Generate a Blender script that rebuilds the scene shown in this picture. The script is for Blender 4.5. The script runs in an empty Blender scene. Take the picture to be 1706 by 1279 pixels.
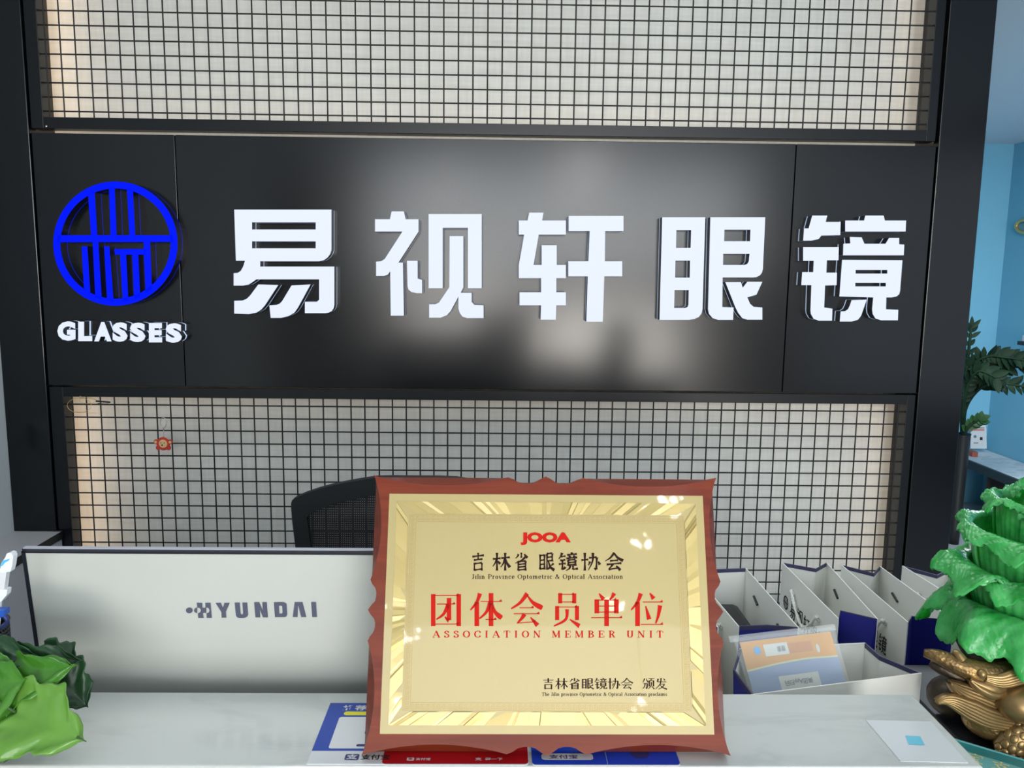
import bpy, bmesh, math, random
from mathutils import Vector, Matrix
from mathutils.geometry import tessellate_polygon

random.seed(7)
SC = bpy.context.scene
COL = SC.collection
PI = math.pi

# ------------------------------------------------------------------ camera
W, H, F = 1706.0, 1279.0, 1331.0
EYE = Vector((0.0, 0.0, 1.63))
YAW, PITCH, ROLL = 0.01718146, 0.13722069, -0.01194129
_f = Vector((math.sin(YAW) * math.cos(PITCH), math.cos(YAW) * math.cos(PITCH), -math.sin(PITCH)))
_r0 = Vector((math.cos(YAW), -math.sin(YAW), 0))
_d0 = _f.cross(_r0)
_r = _r0 * math.cos(ROLL) + _d0 * math.sin(ROLL)
_d = _d0 * math.cos(ROLL) - _r0 * math.sin(ROLL)
cam_data = bpy.data.cameras.new('camera')
cam_data.sensor_width = 36.0
cam_data.lens = 36.0 * F / W
cam_data.clip_start = 0.02
cam = bpy.data.objects.new('camera', cam_data)
COL.objects.link(cam)
cam.matrix_world = Matrix(((_r.x, -_d.x, -_f.x, EYE.x), (_r.y, -_d.y, -_f.y, EYE.y), (_r.z, -_d.z, -_f.z, EYE.z), (0, 0, 0, 1)))
SC.camera = cam

def ray(px, py):
    return _r * ((px - W / 2) / F) + _d * ((py - H / 2) / F) + _f
def at(px, py, Y):                       # point of the plane y = Y seen at a pixel
    r = ray(px, py); return EYE + r * (Y / r.y)
def atz(px, py, Z):
    r = ray(px, py); return EYE + r * ((Z - EYE.z) / r.z)
def atx(px, py, X):
    r = ray(px, py); return EYE + r * (X / r.x)

# ------------------------------------------------------------------ world, lights, exposure
SC.view_settings.view_transform = 'Standard'
SC.view_settings.look = 'None'
SC.view_settings.exposure = 0.0
SC.view_settings.gamma = 1.0
SC.view_settings.use_curve_mapping = False
world = bpy.data.worlds.new('world'); SC.world = world
world.use_nodes = True
world.node_tree.nodes['Background'].inputs[0].default_value = (0.62, 0.72, 0.85, 1)
world.node_tree.nodes['Background'].inputs[1].default_value = 0.04

def area(name, loc, target, sx, sy, power, color=(1, 1, 1)):
    l = bpy.data.lights.new(name, 'AREA'); l.shape = 'RECTANGLE'
    l.size = sx; l.size_y = sy; l.energy = power; l.color = color
    o = bpy.data.objects.new(name, l); COL.objects.link(o)
    o.location = loc
    o.rotation_euler = (Vector(target) - Vector(loc)).to_track_quat('-Z', 'Y').to_euler()
    return o
DAY = (0.93, 0.97, 1.0)
area('shopfront_window_light_left', (-0.55, -4.4, 1.25), (-0.55, 0, 1.25), 1.3, 0.8, 38, (1, .96, .9))
area('shopfront_window_light_right', (1.35, -4.4, 0.70), (1.35, 0, 0.70), 1.6, 1.0, 120, (1, .95, .88))
area('shopfront_window_light_upper', (0.75, -4.4, 2.35), (0.75, 0, 2.35), 4.6, 1.4, 165, DAY)
area('ceiling_panel_light_front', (0.3, -0.6, 2.84), (0.3, -0.6, 0), 2.4, 1.2, 6, (1, .99, .95))
area('ceiling_panel_light_desk', (0.0, 1.55, 2.84), (0.0, 1.75, 0), 2.2, 0.5, 15, (1, .99, .95))
area('added_side_fill', (3.5, -0.75, 1.6), (1.6, 2.8, 1.5), 2.0, 2.0, 11, (0.80, 0.90, 1.0))  # added fill with no doorway behind it, brightens the right black column
area('side_room_ceiling_light', (2.45, 3.3, 2.43), (2.45, 3.3, 0), 0.9, 0.9, 58, (0.85, 0.93, 1.0))

# ------------------------------------------------------------------ materials
def new_mat(name):
    m = bpy.data.materials.new(name); m.use_nodes = True
    return m, m.node_tree, m.node_tree.nodes['Principled BSDF']
def mat(name, color, rough=0.5, metal=0.0, spec=0.5, coat=0.0, coat_rough=0.03, emit=None, estr=1.0,
        noise=None, bump=None, trans=0.0, sss=0.0, alpha=1.0, ior=1.45):
    m, nt, b = new_mat(name)
    I = b.inputs
    I['Base Color'].default_value = (*color, 1)
    I['Roughness'].default_value = rough; I['Metallic'].default_value = metal
    I['Specular IOR Level'].default_value = spec; I['IOR'].default_value = ior
    I['Coat Weight'].default_value = coat; I['Coat Roughness'].default_value = coat_rough
    I['Transmission Weight'].default_value = trans; I['Alpha'].default_value = alpha
    if sss:
        I['Subsurface Weight'].default_value = sss
        I['Subsurface Radius'].default_value = (0.004, 0.02, 0.006)
        I['Subsurface Scale'].default_value = 1.0
    if emit:
        I['Emission Color'].default_value = (*emit, 1); I['Emission Strength'].default_value = estr
    tc = nt.nodes.new('ShaderNodeTexCoord')
    if noise:                                 # (scale, second colour, detail, stretch)
        mp = nt.nodes.new('ShaderNodeMapping'); mp.inputs['Scale'].default_value = noise[3]
        nt.links.new(tc.outputs['Object'], mp.inputs['Vector'])
        n = nt.nodes.new('ShaderNodeTexNoise'); n.inputs['Scale'].default_value = noise[0]; n.inputs['Detail'].default_value = noise[2]
        nt.links.new(mp.outputs[0], n.inputs['Vector'])
        r = nt.nodes.new('ShaderNodeValToRGB')
        r.color_ramp.elements[0].position = 0.35; r.color_ramp.elements[1].position = 0.65
        r.color_ramp.elements[0].color = (*color, 1); r.color_ramp.elements[1].color = (*noise[1], 1)
        nt.links.new(n.outputs['Fac'], r.inputs[0]); nt.links.new(r.outputs[0], I['Base Color'])
    if bump:                                  # (kind, scale, strength, distance)
        if bump[0] == 'voronoi':
            t = nt.nodes.new('ShaderNodeTexVoronoi'); out = 'Distance'
        elif bump[0] == 'wave':
            t = nt.nodes.new('ShaderNodeTexWave'); out = 'Fac'; t.inputs['Distortion'].default_value = 1.5
        else:
            t = nt.nodes.new('ShaderNodeTexNoise'); out = 'Fac'; t.inputs['Detail'].default_value = 4
        t.inputs['Scale'].default_value = bump[1]
        nt.links.new(tc.outputs['Object'], t.inputs['Vector'])
        bp = nt.nodes.new('ShaderNodeBump'); bp.inputs['Strength'].default_value = bump[2]; bp.inputs['Distance'].default_value = bump[3]
        nt.links.new(t.outputs[out], bp.inputs['Height']); nt.links.new(bp.outputs[0], I['Normal'])
    return m

M = {}
M['black_panel'] = mat('black satin panel', (0.0012, 0.0020, 0.0034), 0.20, spec=0.62)
M['black_frame'] = mat('black frame', (0.003, 0.004, 0.006), 0.30, spec=0.45)
M['wire'] = mat('black wire', (0.006, 0.006, 0.007), 0.45)
M['sign_white'] = mat('lit white acrylic', (0.10, 0.10, 0.10), 0.6, spec=0.1, emit=(0.76, 0.83, 1.0), estr=0.97)
M['sign_side'] = mat('dark sign return', (0.02, 0.025, 0.035), 0.3, spec=0.7)
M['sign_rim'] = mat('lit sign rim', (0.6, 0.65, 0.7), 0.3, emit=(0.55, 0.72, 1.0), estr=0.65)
M['blue_lit'] = mat('lit blue acrylic', (0.0, 0.002, 0.1), 0.6, spec=0.05, emit=(0.0, 0.008, 1.0), estr=0.97)
M['blue_side'] = mat('dark blue return', (0.003, 0.004, 0.03), 0.4)
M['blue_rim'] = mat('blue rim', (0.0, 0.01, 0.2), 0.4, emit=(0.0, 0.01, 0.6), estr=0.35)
M['led'] = mat('warm led strip', (1, 0.8, 0.6), 0.5, emit=(1.0, 0.72, 0.48), estr=8.0)
M['led_dim'] = mat('warm led strip dim', (1, 0.8, 0.6), 0.5, emit=(1.0, 0.74, 0.50), estr=4.0)
M['monitor'] = mat('white monitor shell', (0.50, 0.525, 0.49), 0.4, noise=(2.5, (0.485, 0.51, 0.475), 2, (1, 1, 1)))
M['monitor_dark'] = mat('dark monitor bezel', (0.006, 0.008, 0.016), 0.4)
M['monitor_edge'] = mat('grey monitor edge', (0.42, 0.44, 0.50), 0.35)
M['logo_grey'] = mat('slate print', (0.075, 0.085, 0.13), 0.5)
M['desk'] = mat('white desk laminate', (0.50, 0.51, 0.53), 0.45)
M['desk_edge'] = mat('black edge banding', (0.012, 0.012, 0.014), 0.5)
M['paint_white'] = mat('white wall paint', (0.60, 0.64, 0.65), 0.8)
M['switch'] = mat('white plastic', (0.7, 0.74, 0.76), 0.4)
M['blue_wall'] = mat('blue wall paint', (0.19, 0.49, 0.66), 0.75)
M['ceil'] = mat('ceiling paint', (0.62, 0.69, 0.76), 0.9)
M['floor'] = mat('grey floor tile', (0.35, 0.36, 0.37), 0.35)
M['wood'] = None
M['gold_plate'] = None
M['text_red'] = mat('red enamel', (0.50, 0.012, 0.006), 0.6, spec=0.1)
M['text_dark'] = mat('dark brown enamel', (0.028, 0.011, 0.009), 0.6, spec=0.1)
M['bag_white'] = mat('cream bag paper', (0.84, 0.845, 0.79), 0.55)
M['bag_navy'] = mat('navy bag paper', (0.014, 0.018, 0.25), 0.5)
M['bag_edge'] = mat('folded bag rim', (0.05, 0.045, 0.11), 0.5)
M['rope'] = mat('white cord', (0.78, 0.79, 0.76), 0.6)
M['black_plastic'] = mat('black plastic', (0.010, 0.010, 0.012), 0.4)
M['ink'] = mat('black ink', (0.012, 0.014, 0.016), 0.6)
M['card_white'] = mat('white card', (0.64, 0.67, 0.69), 0.3)
M['card_blue'] = mat('blue print', (0.008, 0.050, 0.36), 0.35)
M['card_blue2'] = mat('bright blue print', (0.008, 0.055, 0.52), 0.3)
M['card_red'] = mat('red print', (0.42, 0.006, 0.012), 0.35)
M['card_yellow'] = mat('yellow print', (0.72, 0.70, 0.03), 0.4)
M['card_navy'] = mat('navy print', (0.025, 0.035, 0.16), 0.4)
M['card_cyan'] = mat('cyan print', (0.16, 0.55, 0.72), 0.4)
M['orange'] = mat('orange print', (0.74, 0.40, 0.12), 0.4)
M['pale_blue'] = mat('pale blue print', (0.34, 0.45, 0.66), 0.4)
M['pale_pill'] = mat('pale print', (0.72, 0.76, 0.72), 0.4)
M['lime'] = mat('pale lime print', (0.72, 0.75, 0.42), 0.4)
M['orange_pill'] = mat('deep orange print', (0.62, 0.30, 0.12), 0.4)
M['grey_ink'] = mat('grey ink', (0.16, 0.18, 0.22), 0.5)
M['chair_black'] = mat('black chair plastic', (0.005, 0.007, 0.008), 0.5)
M['pot_dark'] = mat('dark planter', (0.012, 0.013, 0.014), 0.4)
M['soil'] = mat('soil', (0.03, 0.02, 0.013), 0.9)
M['stem'] = mat('green stem', (0.03, 0.09, 0.02), 0.5)
M['zz'] = mat('dark green leaf', (0.005, 0.018, 0.010), 0.6, spec=0.2, noise=(14, (0.012, 0.032, 0.014), 2, (1, 1, 1)))
M['zz_light'] = mat('light green leaf', (0.02, 0.07, 0.018), 0.4)
M['gold_metal'] = mat('gold metal', (0.70, 0.52, 0.22), 0.3, metal=0.8)
M['chrome'] = mat('chrome', (0.6, 0.6, 0.6), 0.25, metal=1.0)
M['bench_dark'] = mat('dark bench', (0.022, 0.024, 0.028), 0.45)
M['bench_panel'] = mat('grey bench panel', (0.22, 0.25, 0.30), 0.6)
M['steel_mesh'] = mat('dark steel mesh', (0.05, 0.055, 0.06), 0.4, metal=0.5)
M['blue_plastic'] = mat('blue plastic', (0.02, 0.09, 0.45), 0.3)
M['sky_plastic'] = mat('light blue print', (0.10, 0.45, 0.85), 0.3)
M['white_plastic'] = mat('glossy white plastic', (0.75, 0.79, 0.84), 0.2)
M['teal'] = mat('teal board', (0.025, 0.22, 0.22), 0.4)
M['teal_light'] = mat('pale teal board', (0.14, 0.40, 0.40), 0.4)
M['gold_print'] = mat('gold print', (0.72, 0.66, 0.28), 0.4)
M['charm_red'] = mat('red charm', (0.50, 0.035, 0.02), 0.4)
M['charm_cream'] = mat('cream charm', (0.68, 0.42, 0.20), 0.5)
M['pedestal'] = mat('black pedestal', (0.010, 0.010, 0.013), 0.5)

def linen():
    m, nt, b = new_mat('woven linen wallcovering')
    tc = nt.nodes.new('ShaderNodeTexCoord')
    fac = []
    for sc in ((6, 1, 90), (70, 1, 6)):
        mp = nt.nodes.new('ShaderNodeMapping'); mp.inputs['Scale'].default_value = sc
        n = nt.nodes.new('ShaderNodeTexNoise'); n.inputs['Scale'].default_value = 1.0; n.inputs['Detail'].default_value = 3
        nt.links.new(tc.outputs['Object'], mp.inputs['Vector']); nt.links.new(mp.outputs[0], n.inputs['Vector'])
        fac.append(n)
    add = nt.nodes.new('ShaderNodeMath'); add.operation = 'ADD'
    nt.links.new(fac[0].outputs['Fac'], add.inputs[0]); nt.links.new(fac[1].outputs['Fac'], add.inputs[1])
    r = nt.nodes.new('ShaderNodeValToRGB')
    r.color_ramp.elements[0].position = 0.75 / 2; r.color_ramp.elements[1].position = 1.25 / 2
    hl = nt.nodes.new('ShaderNodeMath'); hl.operation = 'MULTIPLY'; hl.inputs[1].default_value = 0.5
    nt.links.new(add.outputs[0], hl.inputs[0])
    r.color_ramp.elements[0].color = (0.71, 0.71, 0.665, 1); r.color_ramp.elements[1].color = (0.80, 0.80, 0.755, 1)
    nt.links.new(hl.outputs[0], r.inputs[0]); nt.links.new(r.outputs[0], b.inputs['Base Color'])
    b.inputs['Roughness'].default_value = 0.85
    return m
M['linen'] = linen()

def marble(name, base, vein, rough):
    m, nt, b = new_mat(name)
    tc = nt.nodes.new('ShaderNodeTexCoord')
    mp = nt.nodes.new('ShaderNodeMapping'); mp.inputs['Scale'].default_value = (3.2, 7, 4); mp.inputs['Rotation'].default_value = (0, 0, 0.5)
    n = nt.nodes.new('ShaderNodeTexNoise'); n.inputs['Scale'].default_value = 2.2; n.inputs['Detail'].default_value = 8; n.inputs['Distortion'].default_value = 1.3
    nt.links.new(tc.outputs['Object'], mp.inputs['Vector']); nt.links.new(mp.outputs[0], n.inputs['Vector'])
    r = nt.nodes.new('ShaderNodeValToRGB'); e = r.color_ramp.elements
    e[0].position = 0.30; e[0].color = (*base, 1)
    e[1].position = 0.74; e[1].color = (*base, 1)
    k = e.new(0.50); k.color = (*base, 1)
    k = e.new(0.62); k.color = (*vein, 1)
    nt.links.new(n.outputs['Fac'], r.inputs[0]); nt.links.new(r.outputs[0], b.inputs['Base Color'])
    b.inputs['Roughness'].default_value = rough
    return m
M['marble'] = marble('white veined marble', (0.57, 0.60, 0.58), (0.515, 0.545, 0.527), 0.10)
M['marble_bench'] = marble('pale marble top', (0.72, 0.74, 0.76), (0.55, 0.58, 0.60), 0.5)

def wood():
    m, nt, b = new_mat('varnished mahogany')
    tc = nt.nodes.new('ShaderNodeTexCoord')
    mp = nt.nodes.new('ShaderNodeMapping'); mp.inputs['Scale'].default_value = (5, 60, 60)
    n = nt.nodes.new('ShaderNodeTexNoise'); n.inputs['Scale'].default_value = 1.6; n.inputs['Detail'].default_value = 6; n.inputs['Distortion'].default_value = 0.6
    nt.links.new(tc.outputs['Object'], mp.inputs['Vector']); nt.links.new(mp.outputs[0], n.inputs['Vector'])
    r = nt.nodes.new('ShaderNodeValToRGB'); e = r.color_ramp.elements
    e[0].position = 0.3; e[0].color = (0.125, 0.018, 0.007, 1); e[1].position = 0.7; e[1].color = (0.195, 0.033, 0.012, 1)
    nt.links.new(n.outputs['Fac'], r.inputs[0]); nt.links.new(r.outputs[0], b.inputs['Base Color'])
    b.inputs['Roughness'].default_value = 0.45; b.inputs['Specular IOR Level'].default_value = 0.15
    b.inputs['Coat Weight'].default_value = 0.06; b.inputs['Coat Roughness'].default_value = 0.12
    return m
M['wood'] = wood()
M['gold_plate'] = mat('sandblasted gold plate', (0.395, 0.32, 0.138), 0.5, metal=0.2, spec=0.3, coat=0.35, coat_rough=0.03, bump=('noise', 900, 0.25, 0.0004))
M['gold_band'] = mat('polished gold band', (0.44, 0.345, 0.13), 0.34, metal=0.32, spec=0.3, coat=0.35, coat_rough=0.03)
M['gold_line'] = mat('engraved gold line', (0.34, 0.25, 0.09), 0.4, metal=0.3)
M['jade'] = mat('translucent green jade', (0.022, 0.31, 0.055), 0.20, spec=0.6, sss=0.6, noise=(40, (0.085, 0.45, 0.13), 3, (1, 1, 1)), bump=('noise', 160, 0.35, 0.003))
M['jade_smooth'] = mat('polished green jade', (0.025, 0.33, 0.06), 0.28, sss=0.5, bump=('wave', 90, 0.12, 0.001))
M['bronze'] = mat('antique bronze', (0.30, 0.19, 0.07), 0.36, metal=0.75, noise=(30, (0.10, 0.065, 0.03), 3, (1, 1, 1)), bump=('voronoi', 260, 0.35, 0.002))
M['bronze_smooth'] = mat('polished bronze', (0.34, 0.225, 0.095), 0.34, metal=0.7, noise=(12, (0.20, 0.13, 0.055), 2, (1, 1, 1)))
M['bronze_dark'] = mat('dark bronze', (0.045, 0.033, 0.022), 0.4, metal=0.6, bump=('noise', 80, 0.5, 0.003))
def leafmat(name, c1, c2, rough):
    return mat(name, c1, rough, spec=0.5, noise=(10, c2, 3, (1, 1, 1)), bump=('noise', 30, 0.25, 0.004))
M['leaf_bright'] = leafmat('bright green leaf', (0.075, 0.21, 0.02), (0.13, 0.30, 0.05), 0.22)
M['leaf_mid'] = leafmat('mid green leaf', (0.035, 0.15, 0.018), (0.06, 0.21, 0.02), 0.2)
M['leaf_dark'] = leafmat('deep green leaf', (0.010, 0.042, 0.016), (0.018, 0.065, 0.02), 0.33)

def mesh_fabric():
    m, nt, b = new_mat('black chair mesh fabric')
    b.inputs['Base Color'].default_value = (0.008, 0.008, 0.010, 1); b.inputs['Roughness'].default_value = 0.7
    tc = nt.nodes.new('ShaderNodeTexCoord'); sp = nt.nodes.new('ShaderNodeSeparateXYZ')
    nt.links.new(tc.outputs['Object'], sp.inputs[0])
    def op(kind, a, b_=None):
        n = nt.nodes.new('ShaderNodeMath'); n.operation = kind; nt.links.new(a, n.inputs[0])
        if b_ is not None:
            if isinstance(b_, float): n.inputs[1].default_value = b_
            else: nt.links.new(b_, n.inputs[1])
        return n.outputs[0]
    hx = op('GREATER_THAN', op('FRACT', op('MULTIPLY', sp.outputs['X'], 230.0)), 0.16)
    hz = op('GREATER_THAN', op('FRACT', op('MULTIPLY', sp.outputs['Z'], 190.0)), 0.30)
    nt.links.new(op('MAXIMUM', hx, hz), b.inputs['Alpha'])
    return m
M['chair_mesh'] = mesh_fabric()
def clear_plastic():
    m, nt, b = new_mat('clear plastic sleeve')
    b.inputs['Base Color'].default_value = (0.85, 0.88, 0.88, 1); b.inputs['Roughness'].default_value = 0.15
    b.inputs['Alpha'].default_value = 0.2
    return m
M['clear'] = clear_plastic()

# ------------------------------------------------------------------ mesh collecting helpers
class MB:
    def __init__(s): s.v = []; s.f = []; s.mi = []; s.smooth = False
    def add(s, vs, fs, mi=0):
        o = len(s.v); s.v += [Vector(p) for p in vs]
        s.f += [tuple(o + i for i in f) for f in fs]; s.mi += [mi] * len(fs)
        return s
    def box(s, x0, x1, y0, y1, z0, z1, mi=0):
        v = [(x, y, z) for z in (z0, z1) for y in (y0, y1) for x in (x0, x1)]
        return s.add(v, [(0, 2, 3, 1), (4, 5, 7, 6), (0, 1, 5, 4), (2, 6, 7, 3), (0, 4, 6, 2), (1, 3, 7, 5)], mi)
    def bevel_box(s, x0, x1, y0, y1, z0, z1, b, seg=2, mi=0):
        bm = bmesh.new(); bmesh.ops.create_cube(bm, size=1)
        for v in bm.verts:
            v.co = Vector(((x0 + x1) / 2 + v.co.x * (x1 - x0), (y0 + y1) / 2 + v.co.y * (y1 - y0), (z0 + z1) / 2 + v.co.z * (z1 - z0)))
        bmesh.ops.bevel(bm, geom=list(bm.edges), offset=b, segments=seg, affect='EDGES', profile=0.5)
        return s.from_bm(bm, mi)
    def from_bm(s, bm, mi=0):
        bm.verts.index_update(); bm.faces.ensure_lookup_table()
        s.add([v.co.copy() for v in bm.verts], [tuple(v.index for v in f.verts) for f in bm.faces], mi)
        bm.free(); return s
    def quad(s, a, b, c, d, mi=0): return s.add([a, b, c, d], [(0, 1, 2, 3)], mi)
    def slab(s, pts, off, mi=0, mi_back=None, mi_side=None):     # polygon pts pushed by vector off
        n = len(pts); off = Vector(off); P = [Vector(p) for p in pts]
        s.add(P, [tuple(range(n))], mi)
        s.add([p + off for p in P], [tuple(reversed(range(n)))], mi if mi_back is None else mi_back)
        for i in range(n):
            j = (i + 1) % n
            s.quad(P[i], P[i] + off, P[j] + off, P[j], mi if mi_side is None else mi_side)
        return s
    def tube(s, path, rad, n=10, cap=True, mi=0, closed=False):
        P = [Vector(p) for p in path]; k = len(P)
        R = rad if isinstance(rad, (list, tuple)) else [rad] * k
        rings = []; up = None
        for i in range(k):
            if closed: t = P[(i + 1) % k] - P[i - 1]
            else: t = P[min(i + 1, k - 1)] - P[max(i - 1, 0)]
            t = t.normalized() if t.length > 1e-9 else Vector((0, 0, 1))
            if up is None:
                up = Vector((0, 0, 1)) if abs(t.z) < 0.9 else Vector((1, 0, 0))
            a = (up - t * up.dot(t))
            a = a.normalized() if a.length > 1e-6 else t.orthogonal().normalized()
            b = t.cross(a); up = a
            rings.append([P[i] + (a * math.cos(2 * PI * q / n) + b * math.sin(2 * PI * q / n)) * R[i] for q in range(n)])
        vs = [p for r in rings for p in r]; fs = []
        for i in range(k if closed else k - 1):
            i2 = (i + 1) % k
            for q in range(n):
                q2 = (q + 1) % n
                fs.append((i * n + q, i * n + q2, i2 * n + q2, i2 * n + q))
        if cap and not closed:
            fs.append(tuple(reversed(range(n)))); fs.append(tuple((k - 1) * n + q for q in range(n)))
        return s.add(vs, fs, mi)
    def lathe(s, c, prof, n=24, mi=0, sx=1, sy=1):               # prof: (r, z) pairs
        c = Vector(c); vs = []; fs = []
        for r, z in prof:
            vs += [c + Vector((r * sx * math.cos(2 * PI * q / n), r * sy * math.sin(2 * PI * q / n), z)) for q in range(n)]
        for i in range(len(prof) - 1):
            for q in range(n):
                q2 = (q + 1) % n; fs.append((i * n + q, i * n + q2, (i + 1) * n + q2, (i + 1) * n + q))
        fs.append(tuple(reversed(range(n)))); fs.append(tuple((len(prof) - 1) * n + q for q in range(n)))
        return s.add(vs, fs, mi)
    def ball(s, c, r, n=16, m=10, mi=0, rot=None):
        r = r if isinstance(r, (tuple, list)) else (r, r, r); c = Vector(c); vs = []; fs = []
        for i in range(m + 1):
            th = PI * i / m
            for q in range(n):
                ph = 2 * PI * q / n
                p = Vector((r[0] * math.sin(th) * math.cos(ph), r[1] * math.sin(th) * math.sin(ph), r[2] * math.cos(th)))
                if rot is not None: p = rot @ p
                vs.append(c + p)
        for i in range(m):
            for q in range(n):
                q2 = (q + 1) % n; fs.append((i * n + q, (i + 1) * n + q, (i + 1) * n + q2, i * n + q2))
        return s.add(vs, fs, mi)
    def grid(s, fn, nu, nv, mi=0):
        vs = [fn(i / nu, j / nv) for j in range(nv + 1) for i in range(nu + 1)]
        fs = [(j * (nu + 1) + i, j * (nu + 1) + i + 1, (j + 1) * (nu + 1) + i + 1, (j + 1) * (nu + 1) + i) for j in range(nv) for i in range(nu)]
        return s.add(vs, fs, mi)
    def tess(s, loops, mi=0):                                    # flat polygon with holes, 3D loops, plane x-z
        tri = tessellate_polygon([[Vector((p[0], p[2], 0)) for p in l] for l in loops])
        vs = [Vector(p) for l in loops for p in l]
        return s.add(vs, [tuple(t) for t in tri], mi)

ORIGIN = {}
def thing(name, label, cat, loc, group=None):
    o = bpy.data.objects.new(name, None); COL.objects.link(o)
    o.empty_display_size = 0.05
    o.location = loc; o['label'] = label; o['category'] = cat
    if group: o['group'] = group
    ORIGIN[o] = Vector(loc); return o
def obj(name, mb, mats, parent=None, smooth=False, solid=0.0, bevel=0.0, label=None, off=0.0):
    if parent is not None: org = ORIGIN[parent]
    else:
        xs = [p.x for p in mb.v]; ys = [p.y for p in mb.v]; zs = [p.z for p in mb.v]
        org = Vector(((min(xs) + max(xs)) / 2, (min(ys) + max(ys)) / 2, min(zs)))
    me = bpy.data.meshes.new(name)
    me.from_pydata([tuple(p - org) for p in mb.v], [], mb.f)
    mats = mats if isinstance(mats, (list, tuple)) else [mats]
    for m in mats: me.materials.append(m if not isinstance(m, str) else M[m])
    for i, p in enumerate(me.polygons):
        p.material_index = mb.mi[i]; p.use_smooth = smooth
    me.update()
    o = bpy.data.objects.new(name, me); COL.objects.link(o)
    if parent is not None: o.parent = parent
    else: o.location = org
    ORIGIN[o] = org
    if solid:
        md = o.modifiers.new('solid', 'SOLIDIFY'); md.thickness = solid; md.offset = off
    if bevel:
        md = o.modifiers.new('bevel', 'BEVEL'); md.width = bevel; md.segments = 2; md.limit_method = 'ANGLE'
    if label: o['label'] = label
    return o
def struct(name, mb, mats, **k):
    o = obj(name, mb, mats, **k); o['kind'] = 'structure'; return o
def tag(o, label, cat, group=None):
    o['label'] = label; o['category'] = cat
    if group: o['group'] = group
    return o
def smoothloop(pts, it=1):
    for _ in range(it):
        q = []
        for i in range(len(pts)):
            a, b = Vector(pts[i]), Vector(pts[(i + 1) % len(pts)])
            q += [a * 0.75 + b * 0.25, a * 0.25 + b * 0.75]
        pts = q
    return pts
def bez(p0, p1, p2, n):
    p0, p1, p2 = Vector(p0), Vector(p1), Vector(p2)
    return [p0 * (1 - t) ** 2 + p1 * 2 * t * (1 - t) + p2 * t * t for t in [i / n for i in range(n + 1)]]
def spline(P, n=8):
    P = [Vector(p) for p in P]; out = []
    for i in range(len(P) - 1):
        a, b, c, d = P[max(i - 1, 0)], P[i], P[i + 1], P[min(i + 2, len(P) - 1)]
        for k in range(n):
            t = k / n
            out.append(0.5 * ((2 * b) + (c - a) * t + (2 * a - 5 * b + 4 * c - d) * t * t + (3 * b - a - 3 * c + d) * t ** 3))
    out.append(P[-1]); return out
def rope(mb, path, r, turns, n=6):
    P = spline(path, 10); k = len(P)
    for ph in (0, PI):
        Q = []
        for i, p in enumerate(P):
            t = (P[min(i + 1, k - 1)] - P[max(i - 1, 0)]).normalized()
            a = t.orthogonal().normalized(); b = t.cross(a)
            ref = Vector((0.3, 0.5, 0.8)); a = (ref - t * ref.dot(t)).normalized(); b = t.cross(a)
            w = ph + 2 * PI * turns * i / (k - 1)
            Q.append(p + (a * math.cos(w) + b * math.sin(w)) * r * 0.55)
        mb.tube(Q, r * 0.62, n)
    return mb

# ------------------------------------------------------------------ lettering
_cache = {}
def font_mesh(s, bold=0.0):
    k = (s, bold)
    if k in _cache: return _cache[k]
    c = bpy.data.curves.new('t', 'FONT'); c.body = s; c.size = 1; c.offset = bold; c.resolution_u = 3
    o = bpy.data.objects.new('t', c); COL.objects.link(o)
    bpy.context.view_layer.update()
    me = bpy.data.meshes.new_from_object(o.evaluated_get(bpy.context.evaluated_depsgraph_get()))
    vs = [(v.co.x, v.co.y) for v in me.vertices]; fs = [tuple(p.vertices) for p in me.polygons]
    bpy.data.objects.remove(o); bpy.data.curves.remove(c); bpy.data.meshes.remove(me)
    x0 = min(v[0] for v in vs); x1 = max(v[0] for v in vs); y0 = min(v[1] for v in vs); y1 = max(v[1] for v in vs)
    vs = [((x - x0) / (x1 - x0), (y - y0) / (y1 - y0)) for x, y in vs]
    _cache[k] = (vs, fs); return _cache[k]
def put_text(mb, s, fn, bold=0.0, mi=0):      # fn(u, v) with u, v in 0..1 over the text box
    vs, fs = font_mesh(s, bold)
    mb.add([fn(u, v) for u, v in vs], fs, mi)

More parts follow.
